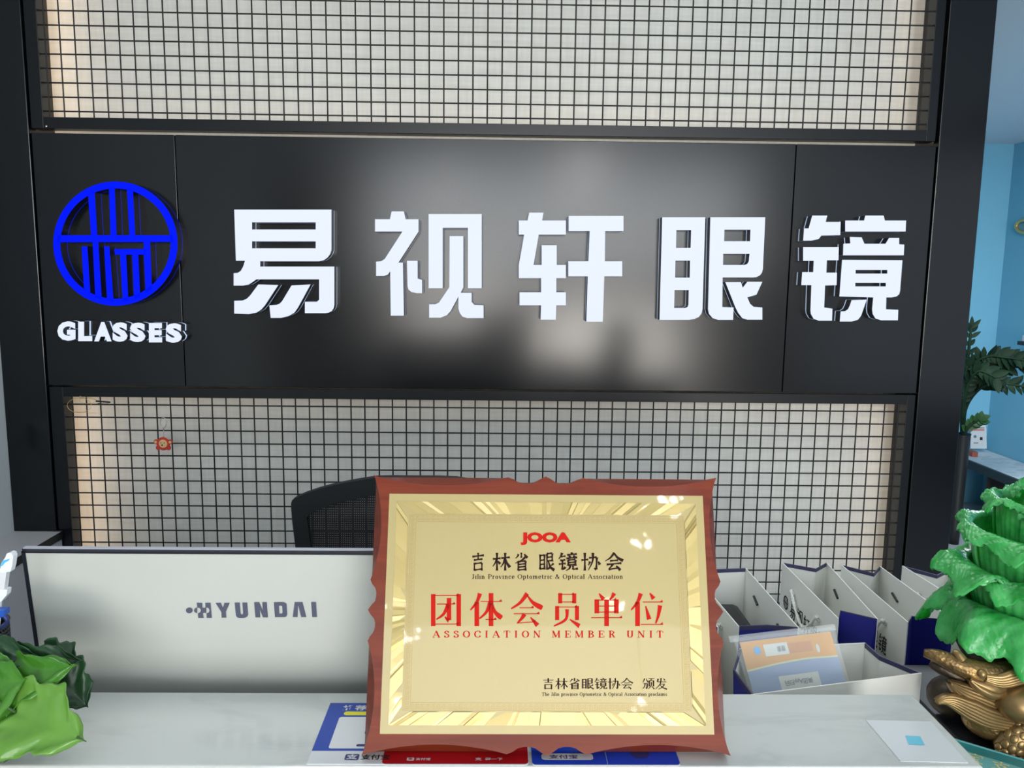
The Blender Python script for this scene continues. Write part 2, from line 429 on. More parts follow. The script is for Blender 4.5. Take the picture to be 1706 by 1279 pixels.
# characters drawn stroke by stroke: kind, then x,y pairs
HAN = {
'吉': 'h.1,.8,.9,.8 v.5,.97,.5,.6 h.2,.6,.8,.6 v.24,.42,.24,.0 h.24,.4,.76,.4 v.76,.42,.76,.0 h.24,.06,.76,.06',
'林': 'h.03,.68,.46,.68 v.26,.97,.26,.0 p.25,.66,.18,.45,.02,.22 d.3,.52,.44,.36 h.5,.68,.98,.68 v.72,.97,.72,.0 p.71,.66,.62,.4,.46,.18 n.74,.64,.82,.4,.99,.18',
'省': 'v.5,.98,.5,.7 p.32,.9,.26,.78,.12,.66 d.68,.9,.9,.7 p.76,.74,.5,.55,.1,.4 v.3,.52,.3,.0 h.3,.5,.78,.5 v.78,.52,.78,.0 h.3,.35,.78,.35 h.3,.2,.78,.2 h.3,.05,.78,.05',
'眼': 'v.1,.88,.1,.06 h.1,.86,.36,.86 v.37,.88,.37,.06 h.1,.6,.37,.6 h.1,.37,.37,.37 h.1,.13,.37,.13 h.52,.92,.85,.92 v.86,.94,.86,.5 h.52,.72,.86,.72 h.52,.52,.86,.52 v.53,.92,.53,.05 p.72,.2,.62,.1,.52,.05 p.94,.4,.86,.32,.74,.28 n.62,.5,.74,.2,.99,.02',
'镜': 'p.2,.97,.14,.8,.02,.62 h.15,.8,.38,.8 h.1,.6,.37,.6 h.03,.4,.39,.4 v.22,.6,.22,.05 p.38,.2,.3,.1,.21,.04 d.66,.99,.74,.9 h.46,.86,.97,.86 d.57,.82,.62,.71 p.86,.82,.8,.74,.76,.7 h.42,.67,.99,.67 v.52,.58,.52,.26 h.52,.57,.9,.57 v.9,.58,.9,.26 h.52,.43,.9,.43 h.52,.3,.9,.3 p.62,.28,.58,.12,.4,.0 v.77,.28,.77,.06 h.77,.05,.98,.05 v.98,.16,.98,.04',
'协': 'h.02,.62,.38,.62 v.2,.97,.2,.0 h.42,.7,.82,.7 v.83,.72,.8,.06 p.8,.06,.75,.08,.68,.14 p.62,.97,.6,.5,.38,.02 p.47,.5,.44,.4,.38,.28 d.9,.5,.99,.32',
'会': 'p.52,.98,.3,.7,.02,.52 n.5,.95,.7,.7,.99,.54 h.28,.55,.72,.55 h.1,.37,.9,.37 p.44,.36,.34,.22,.22,.1 h.2,.09,.78,.13 d.62,.26,.84,.02',
'颁': 'p.18,.94,.12,.75,.02,.56 n.3,.94,.38,.75,.48,.6 h.1,.5,.4,.5 v.41,.5,.37,.08 p.37,.06,.32,.08,.26,.14 p.22,.5,.18,.25,.02,.03 h.5,.92,.99,.92 p.76,.92,.72,.82,.68,.76 v.57,.76,.57,.24 h.57,.74,.92,.74 v.92,.76,.92,.24 p.75,.62,.72,.3,.48,.02 d.78,.26,.98,.02',
'发': 'v.26,.92,.2,.64 h.2,.64,.94,.64 p.5,.98,.42,.45,.04,.02 h.4,.44,.78,.44 p.78,.44,.6,.18,.28,.0 n.42,.4,.6,.16,.99,.0 d.68,.94,.82,.78',
'团': 'v.08,.96,.08,.0 h.08,.92,.92,.92 v.92,.96,.92,.0 h.08,.06,.92,.06 h.2,.66,.8,.66 v.6,.84,.6,.18 p.6,.16,.54,.2,.46,.28 p.57,.64,.42,.36,.18,.2',
'体': 'p.3,.98,.2,.72,.0,.48 v.2,.72,.2,.0 h.32,.74,.99,.74 v.65,.99,.65,.0 p.62,.7,.5,.42,.28,.22 n.68,.72,.78,.42,.99,.24 h.47,.2,.82,.2',
'员': 'v.25,.99,.25,.68 h.25,.95,.75,.95 v.76,.98,.76,.68 h.25,.72,.75,.72 v.14,.6,.14,.18 h.14,.57,.86,.57 v.86,.6,.86,.18 p.5,.5,.45,.2,.02,.0 d.6,.2,.95,.0',
'单': 'd.26,.98,.4,.8 p.74,.99,.68,.88,.6,.8 v.19,.8,.19,.38 h.19,.78,.81,.78 v.81,.8,.81,.38 h.19,.6,.81,.6 h.19,.42,.81,.42 h.01,.25,.99,.25 v.5,.78,.5,.0',
'位': 'p.3,.98,.2,.72,.0,.48 v.2,.72,.2,.0 d.58,.99,.7,.82 h.36,.72,.98,.72 d.45,.6,.56,.2 p.9,.62,.84,.3,.76,.08 h.3,.05,.99,.05',
'易': 'v.25,.98,.25,.52 h.25,.95,.75,.95 v.75,.97,.75,.52 h.25,.76,.75,.76 h.25,.56,.75,.56 p.3,.52,.2,.38,.04,.24 h.22,.42,.85,.42 v.85,.44,.78,.04 p.78,.02,.7,.04,.62,.1 p.42,.4,.32,.2,.1,.04 p.62,.4,.52,.16,.3,.0',
'视': 'd.2,.98,.28,.86 h.06,.76,.42,.76 p.4,.76,.26,.5,.02,.32 v.23,.5,.23,.0 d.28,.5,.4,.38 v.5,.92,.5,.36 h.5,.92,.9,.92 v.9,.94,.9,.36 p.68,.78,.64,.3,.36,.02 v.74,.4,.74,.08 h.74,.06,.98,.06 v.98,.2,.98,.06',
'轩': 'h.04,.8,.46,.8 p.22,.98,.14,.7,.08,.52 h.06,.52,.46,.52 v.28,.68,.28,.0 h.0,.26,.48,.3 h.56,.86,.96,.86 h.5,.5,.99,.5 v.76,.86,.76,.0',
'支': 'h.08,.76,.92,.76 v.5,.98,.5,.55 h.18,.54,.76,.54 p.76,.54,.55,.2,.06,.02 n.28,.5,.5,.2,.97,.02',
'宝': 'd.46,.99,.56,.9 v.1,.84,.08,.66 h.1,.84,.9,.84 p.92,.84,.9,.76,.84,.68 h.24,.62,.78,.62 h.26,.36,.74,.36 v.5,.62,.5,.04 h.06,.04,.96,.04 d.64,.26,.76,.14',
}
def pen(style, kind, t, ang):
    """half width of a stroke at parameter t"""
    s = abs(math.sin(ang))
    if style == 'song':
        base = 0.011 + 0.048 * s ** 1.3
        if kind == 'h': return 0.013
        if kind == 'v': return 0.074
        if kind == 'p': return 0.066 * (1 - 0.75 * t) + 0.004
        if kind == 'n': return 0.012 + 0.066 * min(1, t * 1.3) if t < 0.92 else 0.05
        if kind == 'd': return 0.018 + 0.055 * t
        return base
    if style == 'semi':
        return {'h': 0.028, 'v': 0.060, 'p': 0.056 * (1 - 0.6 * t), 'n': 0.02 + 0.045 * t, 'd': 0.02 + 0.045 * t}[kind]
    w = {'h': 0.040, 'v': 0.046, 'p': 0.050, 'n': 0.03 + 0.035 * t, 'd': 0.03 + 0.03 * t}[kind]
    if kind in 'hv': w *= (1.15 - 0.5 * math.sin(PI * t))
    if kind == 'p': w *= (1.1 - 0.85 * t)
    return w
def brush(pts, wid, n=8):
    """ribbon polygons in 2D along a polyline; wid(t, angle) is the half width"""
    P = [Vector((x, y, 0)) for x, y in pts]
    P = spline(P, n) if len(P) > 2 else [P[0].lerp(P[1], i / n) for i in range(n + 1)]
    k = len(P); vs = []; fs = []
    for i, p in enumerate(P):
        d = P[min(i + 1, k - 1)] - P[max(i - 1, 0)]
        a = math.atan2(d.y, d.x); h = wid(i / (k - 1), a)
        nrm = Vector((-math.sin(a), math.cos(a), 0))
        vs += [(p.x + nrm.x * h, p.y + nrm.y * h), (p.x - nrm.x * h, p.y - nrm.y * h)]
    for i in range(k - 1): fs.append((2 * i, 2 * i + 1, 2 * i + 3, 2 * i + 2))
    return vs, fs
def put_han(mb, ch, fn, style='song', mi=0, wide=1.0):
    for st in HAN[ch].split():
        kind = st[0]; q = [float(x) for x in st[1:].split(',')]
        pts = [(q[i], q[i + 1]) for i in range(0, len(q), 2)]
        if style == 'kai':
            pts = [(x, y + 0.10 * (x - 0.5)) if kind == 'h' else (x, y) for x, y in pts]
        vs, fs = brush(pts, lambda t, a: wide * pen(style, kind, t, a), 6)
        mb.add([fn(u, v) for u, v in vs], fs, mi)
        if style in ('song', 'semi') and kind == 'h':
            x, y = pts[-1]; r = 0.05 if style == 'song' else 0.04
            mb.add([fn(x - 2.2 * r, y), fn(x + 0.2 * r, y - 0.2 * r), fn(x - 0.3 * r, y + 1.3 * r)], [(0, 1, 2)], mi)
# roman letters with serifs: width, strokes (s = straight stem with serifs, l = line, c = curve)
ROM = {
'A': (.95, 't.06,0,.47,1 b.45,1,.85,0 l.24,.33,.68,.33 l0,.02,.26,.02 l.66,.02,1,.02'),
'B': (.85, 's.24,1,.24,0 c.06,.97,.5,.97,.68,.76,.5,.54,.24,.52 c.24,.52,.56,.5,.78,.27,.55,.03,.06,.03'),
'C': (.85, 'c.8,.74,.66,.95,.45,.97,.18,.8,.1,.5,.18,.2,.45,.03,.68,.08,.82,.27 l.8,.98,.8,.68'),
'E': (.85, 's.24,1,.24,0 l.06,.97,.78,.97 l.24,.52,.56,.52 l.06,.03,.8,.03 l.78,.97,.78,.72 l.8,.03,.8,.3 l.57,.66,.57,.38'),
'I': (.5, 's.25,1,.25,0'), 'J': (.55, 's.32,1,.32,.25 c.32,.25,.24,.0,.06,.06'),
'M': (1.15, 't.16,1,.16,0 b.2,.98,.55,.05 t.55,.05,.94,1 s.96,1,.96,0 l0,.02,.3,.02 l.03,.98,.22,.98'),
'N': (1.0, 't.16,1,.16,0 b.16,1,.82,0 t.82,1,.82,0 l0,.02,.32,.02 l.66,.98,1,.98'),
'O': (.95, 'o.47,.5,.38,.47'), 'P': (.8, 's.24,1,.24,0 c.06,.97,.5,.97,.74,.73,.5,.48,.24,.46'),
'R': (.92, 's.24,1,.24,0 c.06,.97,.5,.97,.70,.75,.5,.52,.24,.5 b.5,.5,.74,.04 l.7,.03,.92,.03'),
'S': (.72, 'c.58,.76,.45,.96,.24,.93,.14,.74,.34,.55,.54,.42,.62,.22,.44,.03,.2,.05,.1,.26 l.6,.97,.6,.7 l.1,.3,.1,.02'),
'T': (.85, 'l.05,.97,.8,.97 s.42,1,.42,0 l.05,.97,.05,.7 l.8,.97,.8,.7'),
'U': (.95, 'c.24,1,.24,.3,.32,.08,.5,.02,.68,.1,.76,.3,.76,1 l.06,.98,.42,.98 l.6,.98,.92,.98'),
'a': (.6, 'c.12,.55,.3,.68,.44,.55,.44,.0 c.44,.38,.14,.32,.12,.12,.28,.02,.44,.16 l.44,.03,.58,.03'),
'c': (.55, 'c.5,.52,.4,.67,.24,.66,.1,.34,.26,.03,.5,.14'), 'e': (.58, 'c.12,.36,.48,.36,.44,.6,.28,.68,.12,.5,.14,.14,.3,.02,.5,.14'),
'i': (.32, 's.16,.66,.16,0 l.1,.9,.22,.9'), 'l': (.32, 's.16,1,.16,0'),
'm': (1.0, 's.16,.66,.16,0 c.16,.5,.34,.68,.48,.5,.48,0 c.48,.5,.66,.68,.8,.5,.8,0 l.4,.02,.58,.02 l.7,.02,.92,.02'),
'n': (.68, 's.16,.66,.16,0 c.16,.5,.34,.68,.5,.5,.5,0 l.4,.02,.62,.02'), 'o': (.6, 'o.3,.34,.2,.31'),
'p': (.66, 's.16,.66,.16,-.28 c.16,.5,.34,.7,.54,.5,.5,.12,.32,.0,.16,.14'), 'r': (.5, 's.16,.66,.16,0 c.16,.45,.3,.66,.46,.58'),
's': (.5, 'c.42,.52,.28,.67,.12,.56,.2,.4,.4,.26,.36,.06,.2,.02,.08,.16'), 't': (.42, 'c.18,.92,.18,.2,.24,.04,.4,.08 l.04,.64,.38,.64'),
'v': (.6, 'b.08,.66,.3,0 t.3,0,.52,.66 l0,.65,.2,.65 l.42,.65,.6,.65'), 'h': (.68, 's.16,1,.16,0 c.16,.5,.34,.68,.5,.5,.5,0 l.4,.02,.62,.02'),
'd': (.64, 's.46,1,.46,0 c.46,.5,.3,.7,.1,.5,.1,.16,.28,.0,.46,.14'), 'u': (.66, 'c.16,.66,.16,.14,.32,.02,.5,.16 s.5,.66,.5,0'),
'&': (.9, 'c.78,.5,.6,.12,.36,.0,.12,.1,.14,.34,.44,.62,.5,.84,.36,.97,.26,.82,.4,.5,.82,.0'), ' ': (.4, ''), 
}
def roman_line(mb, text, fn, track=0.12, wt=0.085, mi=0):
    wtot = sum(ROM[c][0] + track for c in text) - track; x = 0.0
    for c in text:
        w, ss = ROM[c]
        for st in ss.split():
            q = [float(a) for a in st[1:].split(',')]; k = st[0]
            pts = [(q[i], q[i + 1]) for i in range(0, len(q), 2)]
            if k == 'o':
                cx, cy, rx, ry = q
                pts = [(cx + rx * math.cos(2 * PI * i / 12), cy + ry * math.sin(2 * PI * i / 12)) for i in range(13)]
            thin = wt * 0.36
            wf = {'s': lambda t, a: wt, 'b': lambda t, a: wt, 'l': lambda t, a: thin, 't': lambda t, a: thin}.get(k, lambda t, a: thin + (wt - thin) * abs(math.sin(a)) ** 1.5)
            vs, fs = brush(pts, wf, 4 if k in 'co' else 1)
            if k == 's':
                for (sx, sy) in pts:
                    o = len(vs); vs += [(sx - .17, sy - .03), (sx + .17, sy - .03), (sx + .17, sy + .03), (sx - .17, sy + .03)]; fs.append((o, o + 1, o + 2, o + 3))
            mb.add([fn((x + u) / wtot, v) for u, v in vs], fs, mi)
        x += w + track

# ------------------------------------------------------------------ the room
DW = 2.8                                  # plane of the black sign wall
XL, XR = -1.729, 1.653                    # its outer edges
SL, SR = -1.577, 1.492                    # seams between columns and sign
Z_UP, Z_LO = 2.080, 1.222                 # sign board top and bottom
CEIL = 2.88
struct('floor', MB().box(-3.2, 3.8, -4.6, 5.8, -0.06, 0.0), 'floor')
struct('ceiling', MB().box(-3.2, 3.8, -4.6, 3.1, CEIL, CEIL + 0.06), 'ceil')
RY = 5.66                                 # far corner of the side room
RX = at(1690, 240, RY).x; RC = at(1690, 240, RY).z; BZ = at(1644, 748, RY).z
struct('ceiling', MB().box(XR + 0.002, RX + 0.1, DW - 0.012, RY + 0.1, RC, RC + 0.05), 'ceil')
struct('wall_back', MB().box(XL - 0.2, XR - 0.03, DW + 0.150, DW + 0.200, 0.0, CEIL), 'linen')
struct('wall_left', MB().box(XL - 0.10, XL, -0.5, DW + 0.200, 0.0, CEIL), 'paint_white')
struct('wall_right', MB().box(RX, RX + 0.1, 0.6, RY + 0.1, 0.0, CEIL), 'blue_wall')
struct('wall_far', MB().box(1.5, RX, RY, RY + 0.1, 0.0, RC), 'blue_wall')
struct('trim_1', MB().bevel_box(XL, SL - 0.002, DW - 0.012, DW + 0.200, 0.0, CEIL, 0.003), 'black_panel')
struct('trim_2', MB().bevel_box(SR + 0.002, XR, DW - 0.012, DW + 0.20, 0.0, CEIL, 0.003), 'black_panel')
X1, X2 = -1.098, 1.009
t = thing('sign_fascia', 'long glossy black sign board carrying the lit characters', 'sign board', (0.0, DW, Z_LO))
for x0, x1 in ((SL, X1), (X1, X2), (X2, SR)):
    obj('fascia_panel', MB().bevel_box(x0 + 0.0015, x1 - 0.0015, DW - 0.004, DW + 0.05, Z_LO + 0.002, Z_UP - 0.001, 0.0015), 'black_panel', t)

# ------------------------------------------------------------------ wire grids in front of the linen wall
PITCH_X, PITCH_Z = 0.0489, 0.0459
def grid_panel(label, x_in0, x_in1, z_in0, z_in1, xo0, xo1, zo0, zo1, xstart, zstart):
    t = thing('wire_grid_panel', label, 'wire grid', ((x_in0 + x_in1) / 2, DW, zo0), 'black wire grid panels above and below the sign')
    fr = MB(); yf, yb = DW - 0.006, DW + 0.045
    fr.box(xo0, x_in0, yf, yb, zo0, zo1); fr.box(x_in1, xo1, yf, yb, zo0, zo1)
    fr.box(x_in0, x_in1, yf, yb, zo0, z_in0); fr.box(x_in0, x_in1, yf, yb, z_in1, zo1)
    obj('frame', fr, 'black_frame', t, bevel=0.0015)
    wm = MB(); r = 0.0026
    x = xstart
    while x < x_in1 - 0.002:
        wm.tube([(x, DW + 0.004, z_in0 - 0.002), (x, DW + 0.004, z_in1 + 0.002)], r, 6, cap=False); x += PITCH_X
    z = zstart
    while z > z_in0 + 0.002:
        wm.tube([(x_in0 - 0.002, DW + 0.009, z), (x_in1 + 0.002, DW + 0.009, z)], r, 6, cap=False); z -= PITCH_Z
    obj('wire_mesh', wm, 'wire', t, smooth=True)
    return t
grid_panel('black wire grid panel above the lit sign, cut off by the top of the photo', -1.532, 1.452, 2.131, 2.80, -1.573, 1.484, 2.094, 2.84, -1.5135, 2.4735 + 6 * PITCH_Z)
grid_panel('black wire grid panel below the lit sign, behind chair and plaque', -1.526, 1.459, 0.42, 1.184, -1.573, 1.489, 0.38, 1.2185, -1.500, 1.155)
# warm led strips tucked behind the frames
def led(x0, x1, z0, z1, label, m):
    o = obj('led_strip', MB().box(x0, x1, DW + 0.056, DW + 0.062, z0, z1), m)
    tag(o, label, 'led strip', 'warm led strips behind the wire grids')
led(-1.562, -1.550, 2.10, 2.82, 'warm led strip glowing behind the left edge of the upper wire grid', 'led')
led(1.468, 1.476, 2.10, 2.82, 'warm led strip glowing behind the right edge of the upper wire grid', 'led_dim')
led(-1.50, 1.40, 2.108, 2.114, 'warm led strip glowing in the slit above the sign panels', 'led_dim')
led(-1.562, -1.550, 0.44, 1.17, 'warm led strip glowing behind the left edge of the lower wire grid', 'led')
led(1.474, 1.482, 0.44, 1.17, 'warm led strip glowing behind the right edge of the lower wire grid', 'led_dim')
led(-1.52, 1.45, 1.199, 1.205, 'warm led strip glowing along the top of the lower wire grid', 'led_dim')
# small bare corner of the frame, lower left
p = at(79, 211, DW)
o = obj('screw', MB().ball((p.x, DW - 0.007, p.z), (0.004, 0.002, 0.004), 10, 6), 'chrome', smooth=True)
tag(o, 'tiny silver screw head in the lower left corner of the upper grid frame', 'screw')

# ------------------------------------------------------------------ lit characters
def c3(x, y): return (60 + x / 3.159, 280 + y / 3.159)
def c4(x, y): return (580 + x / 3.281, 320 + y / 3.281)
def c5(x, y): return (1050 + x / 3.281, 320 + y / 3.281)
SIGN = [
 ('易', c3, 'first lit white character of the sign, next to the blue emblem', [
  ([1043,218,1555,218,1555,430,1548,452,1535,470,1515,484,1490,490,1180,490,1180,518,1570,518,1570,720,1566,738,1556,752,1540,760,1525,763,1415,763,1415,703,1478,703,1490,692,1490,585,1160,585,1142,598,1120,612,1090,618,1040,618,1040,553,1062,551,1078,540,1090,518,1100,487,1052,487],
   [[1137,285,1137,323,1472,323,1472,285],[1137,385,1137,422,1472,422,1472,385]]),
  ([1170,612,1275,615,1205,722,1185,745,1160,760,1120,768,1043,765,1043,698,1085,697,1108,688,1125,672],[]),
  ([1345,617,1445,612,1378,735,1360,760,1330,778,1290,788,1235,788,1228,722,1265,720,1282,713,1295,700],[])]),
 ('视', c4, 'second lit white character of the sign, counted from the blue emblem', [
  ([147,148,228,148,238,105,305,105,315,148,385,148,385,215,275,385,300,385,305,675,233,675,230,432,218,450,195,458,153,458,153,380,180,378,200,365,297,215,147,215],[]),
  ([322,375,380,375,380,472,405,480,405,552,375,552,345,545,330,532,325,515],[]),
  ([440,120,730,120,730,525,655,525,655,195,517,195,517,525,440,525],[]),
  ([555,240,630,240,630,520,615,550,675,550,675,600,690,616,740,618,740,688,650,688,625,680,610,660,603,635,603,570,560,650,540,672,505,686,443,686,443,613,478,612,497,603,553,520],[])]),
 ('轩', c4, 'middle lit white character of the sign', [
  ([933,155,980,155,990,112,1068,112,1060,155,1190,155,1190,232,1042,232,1013,398,1058,398,1058,290,1140,290,1140,398,1190,398,1190,470,1138,470,1138,547,1190,547,1190,618,1138,618,1135,697,1052,697,1055,618,937,618,937,547,1055,547,1055,470,933,470,933,400,962,232,933,232],[]),
  ([1205,130,1505,130,1505,213,1405,213,1403,378,1498,378,1498,460,1400,460,1392,708,1302,708,1310,460,1203,460,1203,378,1313,378,1320,213,1205,213],[])]),
 ('眼', c5, 'fourth lit white character of the sign, left of the last one', [
  ([175,137,410,137,395,640,390,662,375,682,350,693,320,698,160,698],[[252,207,250,305,330,305,333,207],[247,374,245,467,325,467,327,374],[242,535,240,633,300,633,314,627,318,615,320,535]]),
  ([438,137,738,137,725,420,720,440,708,455,690,464,670,466,505,466,503,628,565,630,562,698,480,698,450,688,430,665,425,640],[[515,205,513,268,655,268,657,205],[508,337,507,398,625,398,640,392,648,378,652,337]]),
  ([520,492,605,492,615,522,640,490,722,490,690,560,640,575,655,610,675,627,722,630,722,697,640,697,612,688,590,660,575,630],[])]),
 ('镜', c5, 'last lit white character of the sign, on the right end panel', [
  ([995,128,1077,128,1068,163,1150,163,1148,235,1045,237,1030,256,990,265,945,265,950,198,975,198],[]),
  ([945,300,1140,300,1138,372,1075,372,1072,440,1130,440,1128,508,1065,510,1060,630,1105,637,1103,702,1030,702,1002,692,987,665,985,645,990,508,935,508,940,437,1000,437,1003,375,945,375],[]),
  ([1175,155,1278,155,1285,128,1385,128,1392,155,1508,155,1505,215,1175,215],[]),
  ([1200,245,1265,247,1280,282,1395,282,1415,250,1470,250,1470,285,1498,287,1495,345,1163,345,1165,282,1203,280],[]),
  ([1158,370,1488,372,1475,540,1470,558,1455,570,1430,575,1400,575,1398,640,1465,643,1463,700,1370,700,1340,690,1325,665,1322,640,1328,575,1143,570],[[1232,425,1232,445,1405,445,1405,425],[1230,495,1230,515,1397,515,1397,495]]),
  ([1210,590,1293,587,1262,675,1245,697,1210,707,1145,707,1150,652,1175,650,1190,640,1200,620],[])]),
]
FACE_Y = DW - 0.050
def sign_char(name, label, cat, polys, mats, group, depth=0.040, rim=0.010, grow=1.0):
    pts = [p for l in polys for p in l[0]]
    cx = sum(p.x for p in pts) / len(pts)
    t = thing(name, label, cat, (cx, DW - 0.004, min(p.z for p in pts)), group)
    fc, sd, rm = MB(), MB(), MB()
    for loops in polys:
        fc.tess(loops)
        y1 = FACE_Y + depth
        for l in loops:
            n = len(l)
            for i in range(n):
                a, b = l[i], l[(i + 1) % n]
                sd.quad(a, Vector((a.x, y1, a.z)), Vector((b.x, y1, b.z)), b)
                rm.quad(Vector((a.x, y1, a.z)), Vector((a.x, y1 + rim - 0.004, a.z)), Vector((b.x, y1 + rim - 0.004, b.z)), Vector((b.x, y1, b.z)))
    obj('lit_face', fc, mats[0], t); obj('side_return', sd, mats[1], t); obj('back_rim', rm, mats[2], t, label='bright rim against the sign panel')
    return t
def unpack(cv, flat): return [at(*cv(flat[i], flat[i + 1]), FACE_Y) for i in range(0, len(flat), 2)]
for ch, cv, label, polys in SIGN:
    sign_char('sign_character', label, 'sign letter', [[unpack(cv, o)] + [unpack(cv, h) for h in hs] for o, hs in polys],
              ('sign_white', 'sign_side', 'sign_rim'), 'lit white characters of the sign')
# round emblem
def em(x, y): return at(*c3(x, y), FACE_Y)
def ringpt(r, a, k=1.0): return em(418 + r * math.cos(a), 397 - r * k * math.sin(a))
emb = [[[ringpt(327, 2 * PI * i / 72) for i in range(72)], [ringpt(290, 2 * PI * i / 72) for i in range(72)]]]
def bar(*q): emb.append([[em(q[i], q[i + 1]) for i in range(0, len(q), 2)]])
bar(112, 353, 718, 353, 724, 388, 112, 390)
bar(274, 142, 308, 118, 322, 353, 290, 353)
bar(384, 102, 414, 102, 424, 353, 392, 353)
bar(478, 108, 510, 118, 522, 353, 492, 353)
bar(298, 390, 328, 390, 346, 690, 312, 680)
bar(240, 413, 270, 411, 286, 660, 252, 632)
bar(358, 413, 386, 411, 408, 700, 374, 697)
bar(412, 425, 575, 425, 575, 455, 415, 455)
bar(442, 455, 474, 455, 486, 700, 456, 700)
bar(508, 455, 538, 455, 548, 675, 518, 690)
bar(566, 388, 600, 388, 610, 635, 578, 658)
sign_char('round_emblem', 'lit blue round emblem with inner bars at the left of the sign', 'emblem', emb, ('blue_lit', 'blue_side', 'blue_rim'), None)
# GLASSES lettering, one lit letter each
gx = [(112, 208, 'G'), (222, 296, 'L'), (306, 398, 'A'), (402, 482, 'S'), (494, 576, 'S'), (594, 664, 'E'), (682, 768, 'S')]
names = ['letter G, start of the small lit word under the blue emblem', 'letter L, second in the small lit word under the emblem', 'letter A, third in the small lit word under the emblem',
         'first letter S after the A in the small lit word', 'second letter S, just before the E in the small lit word', 'letter E in the small lit word under the emblem', 'last letter S, ending the small lit word under the emblem']
for i, (xa, xb, ch) in enumerate(gx):
    ya = 806 + (xa - 112) * 0.018; yb = 908 + (xa - 112) * 0.018
    vs, fs = font_mesh(ch, 0.062)
    P = [em(xa + (xb - xa) * u, yb + (ya - yb) * v) for u, v in vs]
    t = thing('sign_letter', 'lit white ' + names[i], 'sign letter', (P[0].x, DW - 0.004, min(p.z for p in P)), 'small lit letters under the emblem')
    obj('lit_face', MB().add(P, fs), 'sign_white', t)
    cnt = {}
    for f in fs:
        for a, b in zip(f, f[1:] + f[:1]): cnt[tuple(sorted((a, b)))] = cnt.get(tuple(sorted((a, b))), 0) + 1
    sd, rm = MB(), MB(); y1 = FACE_Y + 0.036
    for (a, b), k in cnt.items():
        if k == 1:
            A, B = P[a], P[b]
            sd.quad(A, Vector((A.x, y1, A.z)), Vector((B.x, y1, B.z)), B)
            rm.quad(Vector((A.x, y1, A.z)), Vector((A.x, DW - 0.002, A.z)), Vector((B.x, DW - 0.002, B.z)), Vector((B.x, y1, B.z)))
    obj('side_return', sd, 'sign_side', t); obj('back_rim', rm, 'sign_rim', t, label='bright rim against the sign panel')
# ------------------------------------------------------------------ things hanging on the lower grid
GY = DW - 0.004
def gp(px, py, dy=0.0): return at(px, py, GY - dy)
k0 = gp(272, 752)
t = thing('key_charm', 'red and cream round key charm hanging on the lower wire grid', 'charm', k0)
loop = [gp(272 + 5 * math.sin(2 * PI * i / 20), 704 - 9 * math.cos(2 * PI * i / 20), 0.004) for i in range(20)]
obj('ring', MB().tube(loop, 0.0012, 6, closed=True), 'chrome', t, smooth=True)
ch = MB()
for i in range(5): ch.ball(gp(272.5, 714.5 + i * 3.0, 0.004), (0.0020, 0.0020, 0.0028), 8, 6)
obj('chain', ch, 'chrome', t, smooth=True)
c = gp(272, 739, 0.006)
body = MB()
body.lathe((0, 0, 0), [(0.001, -0.004), (0.021, -0.004), (0.024, 0), (0.021, 0.004), (0.001, 0.004)], 24)
for a in (0.35, PI - 0.35, 1.9 * PI - 0.5, 1.1 * PI + 0.5):
    body.lathe((0.026 * math.cos(a), 0.020 * math.sin(a), 0), [(0.001, -0.003), (0.008, -0.003), (0.009, 0), (0.008, 0.003), (0.001, 0.003)], 14)
rotx = Matrix.Rotation(PI / 2, 3, 'X')
def stand(mb, c):
    mb.v = [c + rotx @ p for p in mb.v]; return mb
obj('charm_body', stand(body, c), 'charm_red', t)
face = MB(); face.lathe((0.001, 0.001, 0), [(0.001, 0.0042), (0.015, 0.0042), (0.0145, 0.0052), (0.001, 0.0052)], 20)
obj('face_disc', stand(face, c), 'charm_cream', t)
fe = MB()
for x, y, r in ((-0.006, 0.004, .0018), (0.006, 0.004, .0018), (-0.002, -0.004, .0030)):
    fe.lathe((x, y, 0), [(0.0002, 0.0052), (r, 0.0052), (r, 0.0058), (0.0002, 0.0058)], 10)
obj('face_dots', stand(fe, c), 'ink', t)
for a in (0.35, PI - 0.35):
    pads = MB().lathe((0.027 * math.cos(a), 0.020 * math.sin(a), 0), [(0.0005, 0.003), (0.005, 0.003), (0.005, 0.0042), (0.0005, 0.0042)], 12)
    obj('ear_pad', stand(pads, c), 'charm_cream', t)
# spectacles hooked over the grid
t = thing('spectacles', 'thin gold spectacles with black temple tips hooked on the lower grid corner', 'glasses', gp(140, 690))
rims = MB()
def oval(cx, cy, rx, ry, dy): return [gp(cx + rx * math.cos(2 * PI * i / 28), cy + ry * math.sin(2 * PI * i / 28), dy) for i in range(28)]
rims.tube(oval(132, 675, 20, 12, 0.012), 0.0008, 6, closed=True)
rims.tube(oval(146, 667, 14, 5, 0.004), 0.0007, 6, closed=True)
obj('rim', rims, 'gold_metal', t, smooth=True)
obj('hinge', MB().ball(gp(134, 661, 0.010), 0.0032, 10, 8), 'gold_metal', t, smooth=True)
tm = MB().tube(spline([gp(134, 662, 0.010), gp(148, 663, 0.010), gp(164, 668, 0.008)], 6), 0.0009, 6)
tm.tube(spline([gp(122, 686, 0.010), gp(144, 687, 0.008), gp(161, 688, 0.006)], 6), 0.0007, 6)
obj('temple', tm, 'gold_metal', t, smooth=True)
tp = MB().tube(spline([gp(160, 668, 0.009), gp(172, 669, 0.009), gp(184, 670, 0.009)], 6), [0.003] * 12 + [0.002], 8)
tp.tube(spline([gp(163, 672, 0.006), gp(172, 673, 0.006), gp(181, 673, 0.006)], 6), 0.002, 8)
obj('temple_tip', tp, 'black_plastic', t, smooth=True)

